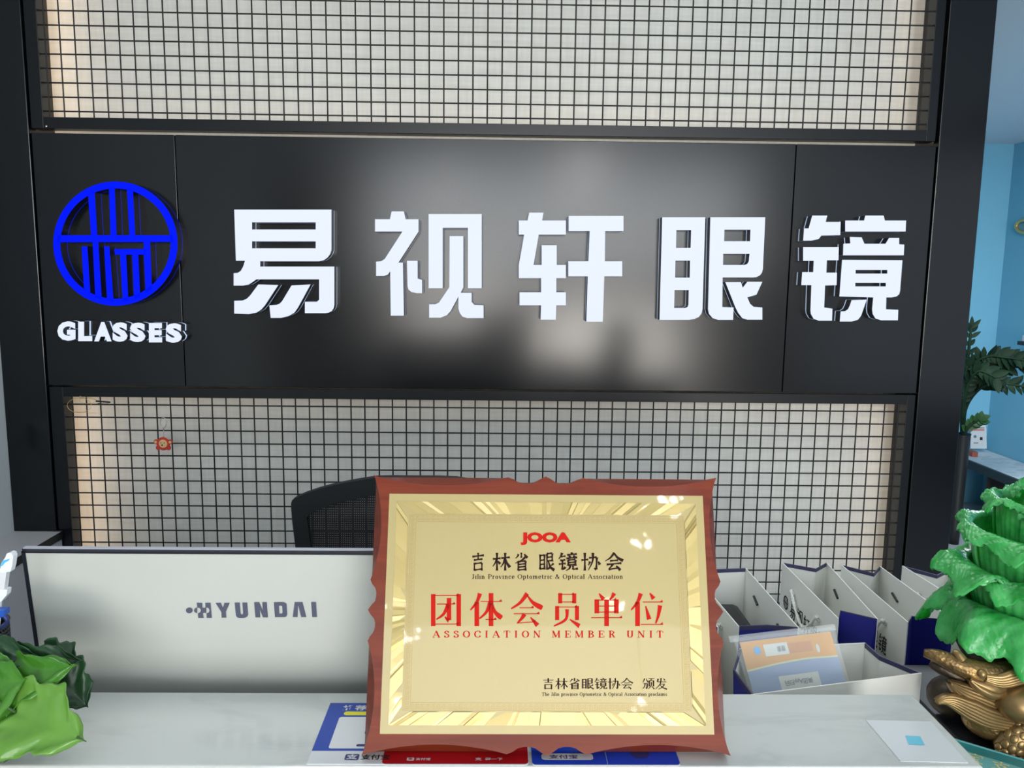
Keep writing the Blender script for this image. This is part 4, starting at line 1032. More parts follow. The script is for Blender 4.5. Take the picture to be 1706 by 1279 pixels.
# ------------------------------------------------------------------ paper gift bags standing on the staff desk
def text_on(mb, chars, origin, du, dv, step, style='kai', wide=1.0):
    o = Vector(origin)
    for i, chh in enumerate(chars):
        put_han(mb, chh, lambda u, v: o + du * (step * i + u) + dv * v, style, wide=wide)
def gift_bag(label, fl, fr, br, bl, ztop, fold_f, fold_b, frac_f=0.5, frac_b=0.5, drop=None):
    """long white panels fl-bl and fr-br, navy gussets fl-fr (front) and bl-br (back)"""
    zb = DZ + 0.0005
    c = (Vector(fl) + Vector(fr) + Vector(br) + Vector(bl)) / 4
    t = thing('gift_bag', label, 'paper bag', (c.x, c.y, DZ), 'white and navy gift bags')
    V3 = lambda p, z: Vector((p[0], p[1], z))
    fl, fr, br, bl = [Vector((p[0], p[1])) for p in (fl, fr, br, bl)]
    c2 = Vector((c.x, c.y)); th = 0.0016
    for a, b in ((fl, bl), (fr, br)):
        n = Vector((-(b - a).y, (b - a).x)).normalized(); n = n if n.dot(c2 - a) > 0 else -n
        pm = MB(); pm.slab([V3(a, zb), V3(b, zb), V3(b, ztop), V3(a, ztop)], (n.x * th, n.y * th, 0))
        obj('side_panel', pm, 'bag_white', t)
    for a, b, fold, fk in ((fl, fr, fold_f, frac_f), (bl, br, fold_b, frac_b)):
        m = (a + b) / 2; d = (b - a).normalized(); n = Vector((-d.y, d.x)); n = n if n.dot(c2 - m) > 0 else -n
        gs = MB(); ins = 0.0017
        mt = a.lerp(b, fk) + n * fold
        A0, B0 = a + d * ins, b - d * ins
        for P, Q, Pm, Qm in ((A0, mt, A0, a.lerp(b, fk) + n * 0.004), (mt, B0, a.lerp(b, fk) + n * 0.004, B0)):
            out = [V3(Pm, zb), V3(Qm, zb), V3(Q, ztop - 0.001), V3(P, ztop - 0.001)]
            s_ = 1
            inn = [p + Vector((n.x * th, n.y * th, 0)) for p in out]
            gs.add(out + inn, [(0, 1, 2), (0, 2, 3)], 0); k = len(gs.v) - 8
            gs.f += [(k + 6, k + 5, k + 4), (k + 7, k + 6, k + 4), (k + 3, k + 2, k + 6, k + 7), (k, k + 3, k + 7, k + 4), (k + 1, k + 2, k + 6, k + 5)]; gs.mi += [1, 1, 2, 0, 0]
        obj('gusset', gs, ['bag_navy', 'bag_white', 'bag_edge'], t, label='navy folded gusset')
        rm = MB()
        for P, Q in ((A0, mt), (mt, B0)):
            o_ = n * (th + 0.0006)
            rm.slab([V3(P, ztop - 0.0065) + Vector((o_.x, o_.y, 0)), V3(Q, ztop - 0.0065) + Vector((o_.x, o_.y, 0)), V3(Q, ztop) + Vector((o_.x, o_.y, 0)), V3(P, ztop) + Vector((o_.x, o_.y, 0))], (-o_.x * 1.02, -o_.y * 1.02, 0))
        obj('rim_fold', rm, 'bag_edge', t, label='dark folded rim')
    bt = MB(); bt.slab([V3(fl.lerp(br, .01), zb + .001), V3(fr.lerp(bl, .01), zb + .001), V3(br.lerp(fl, .01), zb + .001), V3(bl.lerp(fr, .01), zb + .001)], (0, 0, 0.001))
    obj('bottom', bt, 'bag_white', t)
    for a, b in ((fl, bl), (fr, br)):
        n = Vector((-(b - a).y, (b - a).x)).normalized(); n = n if n.dot(c2 - a) > 0 else -n
        q0, q1 = a.lerp(b, 0.27), a.lerp(b, 0.73); zh = ztop - 0.034
        dr = -0.022 if drop is None else drop
        out = -n * 0.006
        path = [V3(q0 - n * 0.001, zh), V3(q0, zh) + Vector((out.x, out.y, 0.006)), V3(q0.lerp(q1, .25), zh + dr) + Vector((out.x, out.y, 0)), V3(q0.lerp(q1, .5), zh + dr * 1.6) + Vector((out.x, out.y, 0)), V3(q0.lerp(q1, .75), zh + dr) + Vector((out.x, out.y, 0)), V3(q1, zh) + Vector((out.x, out.y, 0.006)), V3(q1 - n * 0.001, zh)]
        obj('rope_handle', rope(MB(), path, 0.0033, 26), 'rope', t, smooth=True)
        for q in (q0, q1):
            dd = (b - a).normalized()
            e = [V3(q - dd * 0.010 + n * (th + 0.002), zh - 0.004), V3(q + dd * 0.010 + n * (th + 0.002), zh + 0.004)]
            obj('handle_toggle', MB().tube(e, 0.0021, 8), 'black_plastic', t, label='black toggle on the inside')
    return t, fl, fr, br, bl, ztop
def print_left(t, fl, bl, ztop, far, zc, size, chars='易视轩眼镜'):
    """brush characters and round mark on the left outer face, read from far to near"""
    a, b = Vector(bl), Vector(fl); d = (b - a).normalized(); n = Vector((d.y, -d.x))
    n = n if n.x < 0 else -n
    mb = MB()
    def P(s, z): q = a + d * s + n * 0.0007; return Vector((q.x, q.y, z))
    for i, chh in enumerate(chars):
        s0 = far + i * size * 1.12
        put_han(mb, chh, lambda u, v: P(s0 + u * size, zc + v * size * 1.15), 'kai', wide=1.25)
    obj('brush_characters', mb, 'ink', t, label='black brush characters')
    rg = MB(); cz = zc + size * 0.6; r = size * 0.42; s0 = far - size * 0.75
    for i in range(24):
        a0, a1 = 2 * PI * i / 24, 2 * PI * (i + 1) / 24
        rg.quad(*[P(s0 + rr * math.cos(w_), cz + rr * 1.1 * math.sin(w_)) for rr, w_ in ((r, a0), (r, a1), (r * .8, a1), (r * .8, a0))])
    for k in (-.45, 0, .45): rg.quad(P(s0 + r * k - r * .08, cz - r * .8), P(s0 + r * k + r * .08, cz - r * .8), P(s0 + r * k + r * .08, cz + r * .8), P(s0 + r * k - r * .08, cz + r * .8))
    rg.quad(P(s0 - r * .8, cz - r * .08), P(s0 + r * .8, cz - r * .08), P(s0 + r * .8, cz + r * .08), P(s0 - r * .8, cz + r * .08))
    obj('round_mark', rg, 'ink', t)
ZT = 1.10
A2 = lambda px, py, z=ZT: (atz(px, py, z).x, atz(px, py, z).y)
# the row of four whose ends face the counter, and the one lying across in front
b_fl, b_bl = A2(1230, 1043), (0.352, 1.40)
b1 = gift_bag('gift bag nearest the plaque in the row behind, with a black box inside', b_fl, A2(1331, 1045), A2(1243, 946), b_bl, ZT, 0.006, 0.006)
b2 = gift_bag('gift bag second from the plaque with black brush writing on its left side', A2(1396, 1030), A2(1463, 1031), A2(1378, 937), A2(1303, 937), ZT, 0.030, 0.030, 0.26, 0.6)
print_left(b2[0], b2[1], b2[4], ZT, 0.052, 1.018, 0.028)
b3 = gift_bag('gift bag just left of the green statue, its writing partly hidden by its neighbour', A2(1512, 1036), A2(1590, 1033), A2(1467, 943), A2(1402, 941), ZT, 0.020, 0.036, 0.26, 0.63)
print_left(b3[0], b3[1], b3[4], ZT, 0.040, 1.014, 0.027)
b4 = gift_bag('gift bag at the far right end, mostly hidden behind the green statue', (0.775, 1.185), (0.845, 1.185), (0.835, 1.40), A2(1503, 942), ZT, 0.02, 0.036, 0.3, 0.6)
b0 = gift_bag('gift bag almost hidden behind the right edge of the plaque', (0.255, 1.15), (0.339, 1.15), (0.325, 1.39), (0.245, 1.39), ZT, 0.012, 0.02)
FT = 1.10
F_fl, F_fr, F_br, F_bl = A2(1252.5, 1157, FT), A2(1536, 1121, FT), A2(1441, 1070, FT), A2(1232, 1080, FT)
# long panels run left-right here: front face fl-fr, back bl-br, navy gussets at the two ends
bf = gift_bag('gift bag lying crosswise in front of the row, holding an orange printed folder', F_fl, F_bl, F_br, F_fr, FT, -0.016, 0.012, 0.5, 0.6, drop=0.0)
# black box inside the first bag
q = at(1226, 1012, 1.28)
o = obj('box', MB().bevel_box(b1[1][0] + 0.010, b1[1][0] + 0.062, 1.20, 1.36, DZ + 0.004, 1.052, 0.012), 'black_plastic')
tag(o, 'black box standing inside the gift bag nearest the plaque', 'box')
g0 = atz(1209, 1020, 1.13)
o = obj('folder', MB().bevel_box(0.285, 0.3225, 1.20, 1.206, DZ + 0.004, 1.142, 0.002), mat('green plastic', (0.02, 0.42, 0.14), 0.35))
tag(o, 'green folder edge peeking out from behind the right side of the plaque', 'folder')

# printed sheet in a clear sleeve, standing upside down in the front bag
t_y0, t_y1 = 1.035, 1.062
SB = at(1254.5, 1153, t_y0); SR_ = at(1408, 1132, t_y0); STL = at(1232, 1070, t_y1); STR = at(1383, 1052, t_y1)
def sheet(u, v, d=0.0):                     # v from the visible bottom line (0) to the top (1); continues below into the bag
    a_ = SB.lerp(SR_, u); b_ = STL.lerp(STR, u); p = a_ + (b_ - a_) * v
    n = (SR_ - SB).cross(STL - SB).normalized(); n = n if n.y < 0 else -n
    return p + n * d
t = thing('printed_folder', 'orange and pale blue printed sheet in a clear sleeve standing in the front gift bag', 'folder', SB)
VB = -1.3
obj('sheet', MB().slab([sheet(0, VB), sheet(1, VB), sheet(1, 1), sheet(0, 1)], (0, 0.0012, 0)), 'card_white', t)
def strip(fn0, fn1, d, n=16):
    mb = MB()
    for i in range(n):
        u0, u1 = i / n, (i + 1) / n
        mb.quad(sheet(u0, fn0(u0), d), sheet(u1, fn0(u1), d), sheet(u1, fn1(u1), d), sheet(u0, fn1(u0), d))
    return mb
edge = lambda u: 0.44 + 0.10 * math.sin(min(1, u * 1.4) * PI / 2) - 0.10 * max(0, u - 0.7)
obj('orange_field', strip(edge, lambda u: 1.0, 0.0006), 'orange', t)
obj('lime_curve', strip(lambda u: edge(u) - 0.035, edge, 0.0006), 'lime', t)
obj('blue_field', strip(lambda u: VB, lambda u: edge(u) - 0.035, 0.0006), 'pale_blue', t)
def patch(u0, u1, v0, v1, d, skew=0.0): return MB().quad(sheet(u0, v0, d), sheet(u1, v0 + skew, d), sheet(u1, v1 + skew, d), sheet(u0, v1, d))
obj('search_bar', patch(0.24, 0.50, 0.66, 0.90, 0.0009), 'pale_pill', t)
obj('search_button', patch(0.50, 0.76, 0.66, 0.87, 0.0010), 'orange_pill', t)
obj('app_tag', patch(0.31, 0.74, -0.06, 0.24, 0.0009, 0.0), 'pale_pill', t)
tx = MB(); put_text(tx, '搜索', lambda u, v: sheet(0.47 - u * 0.09, 0.84 - v * 0.12, 0.0012), 0.01); obj('bar_print', tx, 'grey_ink', t)
tx = MB(); put_text(tx, '美团App扫码', lambda u, v: sheet(0.66 - u * 0.30, 0.16 - v * 0.13, 0.0012), 0.01); obj('tag_print', tx, 'grey_ink', t)
o = MB(); o.add([sheet(0.165 + 0.038 * math.cos(a), 0.80 + 0.085 * math.sin(a), 0.0010) for a in [2 * PI * i / 14 for i in range(14)]], [tuple(range(14))]); obj('blue_drop', o, 'sky_plastic', t)
o = MB(); o.add([sheet(0.815 + 0.018 * math.cos(a), 0.70 + 0.09 * math.sin(a), 0.0010) for a in [2 * PI * i / 14 for i in range(14)]], [tuple(range(14))]); obj('white_drop', o, 'pale_pill', t)
obj('sleeve_front', MB().quad(sheet(-0.015, VB, 0.0022), sheet(1.015, VB, 0.0022), sheet(1.05, 1.10, 0.0022), sheet(-0.06, 1.10, 0.0022)), 'clear', t)
obj('zip_band', MB().slab([sheet(-0.10, 1.02, 0.0016), sheet(1.07, 1.02, 0.0016), sheet(1.07, 1.13, 0.0016), sheet(-0.10, 1.13, 0.0016)], (0, 0.003, 0)), 'clear', t)

# ------------------------------------------------------------------ pedestal, teal board and the cabbage statue
PZ = 1.055
t = thing('pedestal', 'black pedestal table beside the counter carrying the green statue', 'pedestal', (0.74, 0.93, 0))
obj('pedestal_top', MB().bevel_box(0.582, 0.98, 0.775, 1.125, PZ - 0.03, PZ, 0.004), 'pedestal', t)
obj('pedestal_body', MB().box(0.60, 0.95, 0.80, 1.10, 0.0, PZ - 0.03), 'pedestal', t)
TZ = PZ + 0.012
t = thing('teal_board', 'teal board with gold lettering in front of the bronze statue base', 'board', (0.66, 0.85, PZ))
e0, e1 = atz(1590, 1231.5, TZ), atz(1712, 1268, TZ)
dx = (e1 - e0).normalized(); dn = Vector((dx.y, -dx.x, 0)); dn = dn if dn.y < 0 else -dn
e0 = e0 - dx * 0.02; e1 = e1 + dx * 0.12
dd = 0.105
obj('board', MB().slab([e0 + dn * dd, e1 + dn * dd, e1, e0], (0, 0, -0.0115)), 'teal', t)
obj('pale_field', MB().slab([e0 + dn * dd + Vector((0, 0, .0006)), e1 + dn * dd + Vector((0, 0, .0006)), e1 + dn * 0.020 + Vector((0, 0, .0006)), e0 + dn * 0.020 + Vector((0, 0, .0006))], (0, 0, -0.0008)), 'teal_light', t)
obj('rim_line', MB().slab([e0 + dn * 0.0012, e1 + dn * 0.0012, e1, e0], (0, 0, 0.0016)), 'teal_light', t)
tx = MB()
for i, chh in enumerate('宝支付'):
    o_ = e0 + dx * (0.034 + i * 0.027) + dn * 0.041 + Vector((0, 0, .0010))
    if chh in HAN: put_han(tx, chh, lambda u, v: o_ + dx * u * 0.020 - dn * v * 0.020, 'kai', wide=1.2)
    else: put_text(tx, chh, lambda u, v: o_ + dx * u * 0.020 - dn * v * 0.020, 0.03)
obj('gold_letters', tx, 'gold_print', t)

SY = 0.972
zof = lambda py: at(1690, py, SY).z
sc3 = at(1727, 1000, SY); SX = sc3.x
t = thing('cabbage_statue', 'green jade cabbage statue on a bronze dragon base beside the counter', 'statue', (SX, SY, PZ))
def leaf_mesh(az, z0, z1, r0, rw, rr, droop, span, amp, ph):
    mb = MB(); SP = span / 2
    def fn(u, v):
        tt = u * 2 - 1; a = az + tt * SP
        lobe = 1 - 0.62 * abs(tt) ** 2.6 + 0.07 * math.sin(tt * 9 + ph) + 0.04 * math.sin(tt * 21 + ph * 2)
        if v < 0.5:
            q = v / 0.5; r = r0 + (rw - r0) * math.sin(q * PI / 2); z = z0 + (z1 - z0) * q ** 1.1
            r += 0.0011 * math.sin(tt * 40) * math.sin(q * PI) * 0.6
            z -= 0.010 * abs(tt) ** 3 * q
        else:
            q = (v - 0.5) / 0.5; r = rw + (rr - rw) * lobe * (q ** 0.9)
            z = z1 - 0.010 * abs(tt) ** 3 + 0.007 * math.sin(q * PI * 0.8) - droop * lobe * q ** 1.8
            w_ = amp * q ** 1.3
            z += w_ * (math.sin(tt * 5.2 + ph) + 0.5 * math.sin(tt * 10.5 + 2.1 * ph))
            r += w_ * 0.5 * math.sin(tt * 8.1 + ph * 1.3)
            g = q * (1 - 0.3 * q)
            z += 0.0020 * g * math.sin(tt * 34 + q * 16 + ph) + 0.0014 * g * math.sin(tt * 61 - q * 31) + 0.0010 * g * math.cos(tt * 90 + q * 55)
        return Vector((SX + r * math.cos(a), SY + r * math.sin(a), z))
    return mb.grid(fn, 72, 48)
tiers = [   # wall foot, wall top, foot radius, wall radius, rim radius, droop, leaves, span, ruffle, first angle
 (zof(1090), zof(1002), 0.050, 0.084, 0.130, 0.052, 5, 1.55, 0.012, 3.62),
 (zof(1060), zof(946), 0.050, 0.082, 0.117, 0.020, 5, 1.55, 0.010, 3.05),
 (zof(1012), zof(886), 0.046, 0.076, 0.100, 0.016, 4, 1.90, 0.009, 3.60),
 (zof(965), zof(840), 0.036, 0.053, 0.072, 0.010, 4, 1.95, 0.008, 3.05),
 (zof(930), zof(815), 0.018, 0.028, 0.042, 0.006, 3, 2.4, 0.006, 3.6)]
for k, (z0, z1, r0, rw, rr, dr, cnt, sp, am, ph0) in enumerate(tiers):
    for i in range(cnt):
        obj('leaf', leaf_mesh(2 * PI * i / cnt + ph0, z0, z1 + rnd.uniform(-.003, .003), r0 + 0.0035 * (i % 2), rw + 0.0035 * (i % 2), rr * rnd.uniform(.97, 1.03), dr, sp, am, rnd.uniform(0, 6)), 'jade', t, smooth=True, solid=0.003)
core = MB(); core.lathe((SX, SY, zof(1085)), [(0.045, 0.0), (0.062, 0.03), (0.066, 0.075), (0.050, 0.13), (0.030, 0.165), (0.012, 0.18)], 32)
obj('core', core, 'jade_smooth', t, smooth=True)
# bronze base
def B(px, py, y): return at(px, py, y)
zb0 = PZ + 0.001
mound = MB(); hb = zof(1078) - zb0
def mfn(u, v):
    a = 2 * PI * u; h = v * hb
    r = 0.062 + 0.020 * math.sin(v * PI) + 0.008 * math.sin(a * 5 + v * 6) + 0.004 * math.sin(a * 11 - v * 9)
    return Vector((SX + r * math.cos(a), SY + r * math.sin(a) * 0.9, zb0 + h))
mound.grid(mfn, 64, 24); mound.lathe((SX, SY, zof(1088)), [(0.05, 0.0), (0.075, 0.004), (0.06, 0.010)], 32)
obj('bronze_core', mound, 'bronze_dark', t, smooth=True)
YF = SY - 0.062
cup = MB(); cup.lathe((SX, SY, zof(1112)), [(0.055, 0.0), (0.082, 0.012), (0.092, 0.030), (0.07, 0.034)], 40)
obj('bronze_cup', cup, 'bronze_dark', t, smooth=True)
# dragon head: upper jaw with nose bump and brow, lower jaw
def taper(path, radii, n=14, k=6):
    P = spline(path, k); m = len(P); R = []
    for i in range(m):
        f = i / (m - 1) * (len(radii) - 1); a = int(min(f, len(radii) - 2)); R.append(radii[a] + (radii[a + 1] - radii[a]) * (f - a))
    return MB().tube(P, R, n)
hd = taper([B(1539, 1087, SY - .045), B(1562, 1093, SY - .052), B(1592, 1106, SY - .060), B(1630, 1119, SY - .066), B(1668, 1122, SY - .068), B(1710, 1118, SY - .066)], [0.0045, 0.0085, 0.0115, 0.0145, 0.0150, 0.013], 16)
obj('dragon_snout', hd, 'bronze', t, smooth=True)
nb = taper([B(1588, 1084, SY - .058), B(1596, 1090, SY - .062), B(1604, 1100, SY - .066)], [0.0025, 0.0052, 0.006], 10); obj('nose_horn', nb, 'bronze_smooth', t, smooth=True)
ey = MB().ball(B(1636, 1122, SY - .080), 0.0055, 14, 10); obj('eye', ey, 'bronze_smooth', t, smooth=True)
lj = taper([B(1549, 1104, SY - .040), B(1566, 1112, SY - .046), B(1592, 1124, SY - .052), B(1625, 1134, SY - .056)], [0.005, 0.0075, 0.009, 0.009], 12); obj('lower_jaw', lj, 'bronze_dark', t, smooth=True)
# mane locks: ribbons with grooves
def lock(path, widths, yfront, grooves, depth=0.006):
    P = spline([at(px, py, yfront + dy) for px, py, dy in path], 10); m = len(P); mb = MB()
    def wid(f): 
        f = f * (len(widths) - 1); a = int(min(f, len(widths) - 2)); return widths[a] + (widths[a + 1] - widths[a]) * (f - a)
    def fn(u, v):
        i = min(int(u * (m - 1)), m - 2); fr_ = u * (m - 1) - i; p = P[i].lerp(P[i + 1], fr_)
        tg = (P[i + 1] - P[i]).normalized(); up = Vector((0, -1, 0)).cross(tg).normalized()
        h = wid(u); w_ = v * 2 - 1
        y = -depth * math.sqrt(max(0, 1 - w_ * w_)) + 0.0024 * (1 - abs(math.sin(v * PI * grooves))) ** 2
        return p + up * h * w_ + Vector((0, y, 0))
    mb.grid(fn, 40, 48); return mb
obj('mane_lock', lock([(1580, 1135, 0), (1602, 1150, 0), (1640, 1167, -.003), (1672, 1182, -.004), (1690, 1200, 0)], [0.001, 0.010, 0.014, 0.014, 0.009], SY - 0.066, 6), 'bronze_smooth', t, smooth=True, solid=0.003)
obj('mane_lock', lock([(1559, 1167, .004), (1582, 1165, 0), (1618, 1182, -.004), (1650, 1196, -.006), (1692, 1204, -.004)], [0.001, 0.007, 0.012, 0.012, 0.010], SY - 0.072, 6), 'bronze_smooth', t, smooth=True, solid=0.003)
obj('ear', lock([(1614, 1130, 0), (1632, 1142, -.004), (1656, 1152, -.006), (1672, 1148, 0)], [0.001, 0.007, 0.010, 0.006], SY - 0.074, 2, 0.005), 'bronze_smooth', t, smooth=True, solid=0.003)
obj('cheek_mane', lock([(1640, 1128, -.004), (1668, 1134, -.008), (1700, 1126, -.008), (1725, 1120, 0)], [0.004, 0.008, 0.010, 0.012], SY - 0.074, 5, 0.004), 'bronze_smooth', t, smooth=True, solid=0.003)
obj('orb', MB().ball(B(1704, 1170, SY - .078), (0.033, 0.028, 0.024), 28, 20), 'bronze_smooth', t, smooth=True)
bl_ = MB(); bc = B(1655, 1226, SY - .045); bc.z = max(bc.z, PZ + 0.032)
def bfn(u, v):
    th = PI * v; ph = 2 * PI * u; r = 1 + 0.02 * math.sin(v * 22)
    return bc + Vector((0.040 * r * math.sin(th) * math.cos(ph), 0.034 * r * math.sin(th) * math.sin(ph), 0.030 * r * math.cos(th)))
bl_.grid(bfn, 36, 40); obj('belly', bl_, 'bronze', t, smooth=True)
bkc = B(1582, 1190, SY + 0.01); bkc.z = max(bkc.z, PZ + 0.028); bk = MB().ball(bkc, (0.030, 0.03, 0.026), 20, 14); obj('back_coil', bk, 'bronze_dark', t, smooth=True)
# scaly leg
lp = spline([B(1722, 1196, SY - .070), B(1706, 1214, SY - .078), B(1690, 1232, SY - .080), B(1676, 1250, SY - .076)], 8)
lm = MB().tube(lp, [0.016 + 0.003 * math.sin(PI * i / (len(lp) - 1)) for i in range(len(lp))], 18)
for i, p in enumerate(lp[::3]):
    tg = (lp[min(i * 3 + 1, len(lp) - 1)] - lp[max(i * 3 - 1, 0)]).normalized()
    a_ = Vector((0, -1, 0)); a_ = (a_ - tg * a_.dot(tg)).normalized(); b_ = tg.cross(a_)
    for j in range(-2, 3):
        w_ = (j + 0.5 * (i % 2)) * 0.52; nrm = a_ * math.cos(w_) + b_ * math.sin(w_); R_ = 0.0175
        rot = Matrix((tg, nrm.cross(tg), nrm)).transposed()
        lm.ball(p + nrm * R_, (0.0060, 0.0048, 0.0022), 12, 6, rot=rot)
obj('scaled_leg', lm, 'bronze_smooth', t, smooth=True)

for ch_ in t.children:                        # everything rests flat on the pedestal
    for v in ch_.data.vertices:
        if v.co.z < 0.0008: v.co.z = 0.0008
# ------------------------------------------------------------------ left: leafy plant and the pen cup
t = thing('potted_plant', 'glossy green potted plant leaning in from the left over the counter', 'plant', (-0.66, 0.83, CZ))
px_, py_ = -0.72, 0.80
obj('pot', MB().lathe((px_, py_, CZ), [(0.045, 0.0), (0.052, 0.03), (0.058, 0.085), (0.062, 0.09), (0.054, 0.088)], 28), 'switch', t, smooth=True)
obj('soil', MB().lathe((px_, py_, CZ), [(0.001, 0.078), (0.054, 0.08), (0.001, 0.082)], 20), 'soil', t)
def broad_leaf(base, tip, width, up, fold=0.25, wav=0.06, lobe=0.22, curl=0.15, ph=0.0):
    base, tip, up = Vector(base), Vector(tip), Vector(up)
    ax = tip - base; Lg = ax.length; ax.normalize(); sd = ax.cross(up).normalized(); up = sd.cross(ax)
    def fn(u, v):
        w_ = u * 2 - 1
        # outline: heart shaped base, angular shoulders, pointed tip
        f = math.sin(PI * min(1, (v * 0.92 + 0.08)) ** 0.72) ** 0.85 if v < 1 else 0
        f *= 1 + 0.13 * math.sin(v * 15 + (2 if w_ > 0 else 0) + ph) + 0.05 * math.sin(v * 41 + ph)
        if v > 0.90: f = f * (1 - v) / 0.10 * 0.9 + 0.02 * (1 - v)
        x = w_ * width * f
        y = Lg * (v - lobe * abs(w_) ** 1.5 * (1 - v) ** 2)
        z = fold * abs(x) * (1 - 0.3 * v) - curl * Lg * (v - 0.35) ** 2 + wav * Lg * math.sin(abs(w_) * 5 + v * 13 + ph) * 0.75 * abs(w_) + 0.012 * Lg * math.cos(v * 40 - abs(w_) * 8) * abs(w_) * (1 - abs(w_))
        return base + ax * y + sd * x + up * z
    return MB().grid(fn, 22, 34)
LV = [  # base, tip, half width, up, material
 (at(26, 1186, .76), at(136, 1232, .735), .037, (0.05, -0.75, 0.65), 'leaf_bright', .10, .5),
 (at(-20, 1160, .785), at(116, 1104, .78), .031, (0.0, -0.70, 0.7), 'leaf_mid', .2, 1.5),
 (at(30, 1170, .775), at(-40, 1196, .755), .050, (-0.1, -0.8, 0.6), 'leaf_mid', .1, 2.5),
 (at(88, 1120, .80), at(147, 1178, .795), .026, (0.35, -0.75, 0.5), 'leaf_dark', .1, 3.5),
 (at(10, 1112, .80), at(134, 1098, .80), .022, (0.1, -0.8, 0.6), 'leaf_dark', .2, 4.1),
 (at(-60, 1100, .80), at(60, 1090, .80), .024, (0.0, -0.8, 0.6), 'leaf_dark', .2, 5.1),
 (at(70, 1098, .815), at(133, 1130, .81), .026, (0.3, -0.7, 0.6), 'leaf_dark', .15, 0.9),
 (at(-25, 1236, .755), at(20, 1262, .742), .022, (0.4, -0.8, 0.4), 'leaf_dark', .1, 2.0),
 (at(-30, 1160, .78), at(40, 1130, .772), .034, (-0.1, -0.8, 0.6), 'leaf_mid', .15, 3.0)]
pc = Vector((px_, py_, CZ + 0.08))
for i, (b_, tp_, wd, up, m_, cu, ph) in enumerate(LV):
    midp = (pc + b_) / 2 + Vector((0, 0, 0.05))
    lf = obj('leaf', broad_leaf(b_, tp_, wd, up, curl=cu, ph=ph), m_, t, smooth=True, solid=0.0006)
    obj('stem', MB().tube(bez(pc, midp, b_, 10), 0.0017, 6), 'stem', t, smooth=True)
tipv = at(132, 1229, .735)
obj('leaf_tip', MB().tube([at(128, 1227, .735), at(144, 1235, .735)], [0.0014, 0.0004], 6), 'stem', t, smooth=True)
cupx, cupy = at(-34, 1100, .865).x, 0.865
cr = at(7.5, 1050, cupy).x - cupx
t = thing('pen_cup', 'dark mesh pen cup at the left edge of the counter', 'cup', (cupx, cupy, CZ))
ct = at(6, 1040, cupy).z
cm = MB(); 
for i in range(40):
    a_ = 2 * PI * i / 40; cm.tube([(cupx + cr * math.cos(a_), cupy + cr * math.sin(a_), CZ + 0.002), (cupx + cr * math.cos(a_), cupy + cr * math.sin(a_), ct)], 0.0012, 5)
nzr = 22
for k in range(nzr + 1):
    z = CZ + 0.003 + (ct - CZ - 0.003) * k / nzr
    cm.tube([(cupx + cr * math.cos(2 * PI * i / 30), cupy + cr * math.sin(2 * PI * i / 30), z) for i in range(30)], 0.0012 if k < nzr else 0.002, 5, closed=True)
obj('mesh_wall', cm, 'steel_mesh', t)
obj('cup_base', MB().lathe((cupx, cupy, CZ), [(0.001, 0.0), (cr, 0.0), (cr, 0.004), (0.001, 0.004)], 30), 'steel_mesh', t)
obj('cup_lining', MB().lathe((cupx, cupy, CZ), [(cr - 0.003, 0.004), (cr - 0.003, ct - CZ - 0.004), (cr - 0.004, ct - CZ - 0.004), (cr - 0.004, 0.005)], 30), 'monitor_dark', t)
yy = cupy - 0.005
t = thing('brush_pen', 'white pen with a pale blue tip and blue clip standing in the pen cup', 'pen', at(0, 1060, yy))
def flatpoly(pts, y, th): return MB().slab([at(px, py, y) for px, py in pts], (0, th, 0))
obj('cap', flatpoly([(9, 928), (11, 922), (16, 920.5), (20, 922), (22, 927), (20, 943), (17.5, 952), (10, 953), (5, 954), (-1, 953), (2, 938)], yy, 0.008), 'white_plastic', t, bevel=0.0012)
obj('barrel', flatpoly([(-5, 950), (11, 951), (6.5, 984), (-9, 986)], yy + 0.001, 0.007), 'card_white', t, bevel=0.001)
obj('collar', flatpoly([(-9, 981), (12, 982), (11, 991), (2, 1002), (-10, 1003)], yy, 0.008), 'white_plastic', t, bevel=0.001)
obj('tip_print', flatpoly([(4, 934), (16, 930.5), (14, 934), (8, 937), (4, 942), (0, 944)], yy - 0.0006, 0.0004), 'sky_plastic', t)
obj('lower_barrel', MB().tube([at(-3, 1000, yy + 0.004), at(-14, 1130, yy + 0.004)], 0.004, 10), 'white_plastic', t, smooth=True)
t = thing('binder_clip', 'blue and grey clip over the rim of the pen cup', 'clip', at(2, 1045, yy - 0.03))
yc = cupy - cr * 0.62
obj('clip_cap', flatpoly([(-14, 1017), (7, 1017), (7, 1026), (-2, 1030), (-14, 1030)], yc, 0.010), 'blue_plastic', t, bevel=0.001)
lp_ = [at(px, py, yc + 0.004) for px, py in ((4, 1024), (9, 1028), (12, 1034), (9, 1040), (1, 1045), (-8, 1046))]
obj('clip_loop', MB().tube(spline(lp_, 5), 0.0022, 8), 'card_navy', t, smooth=True)

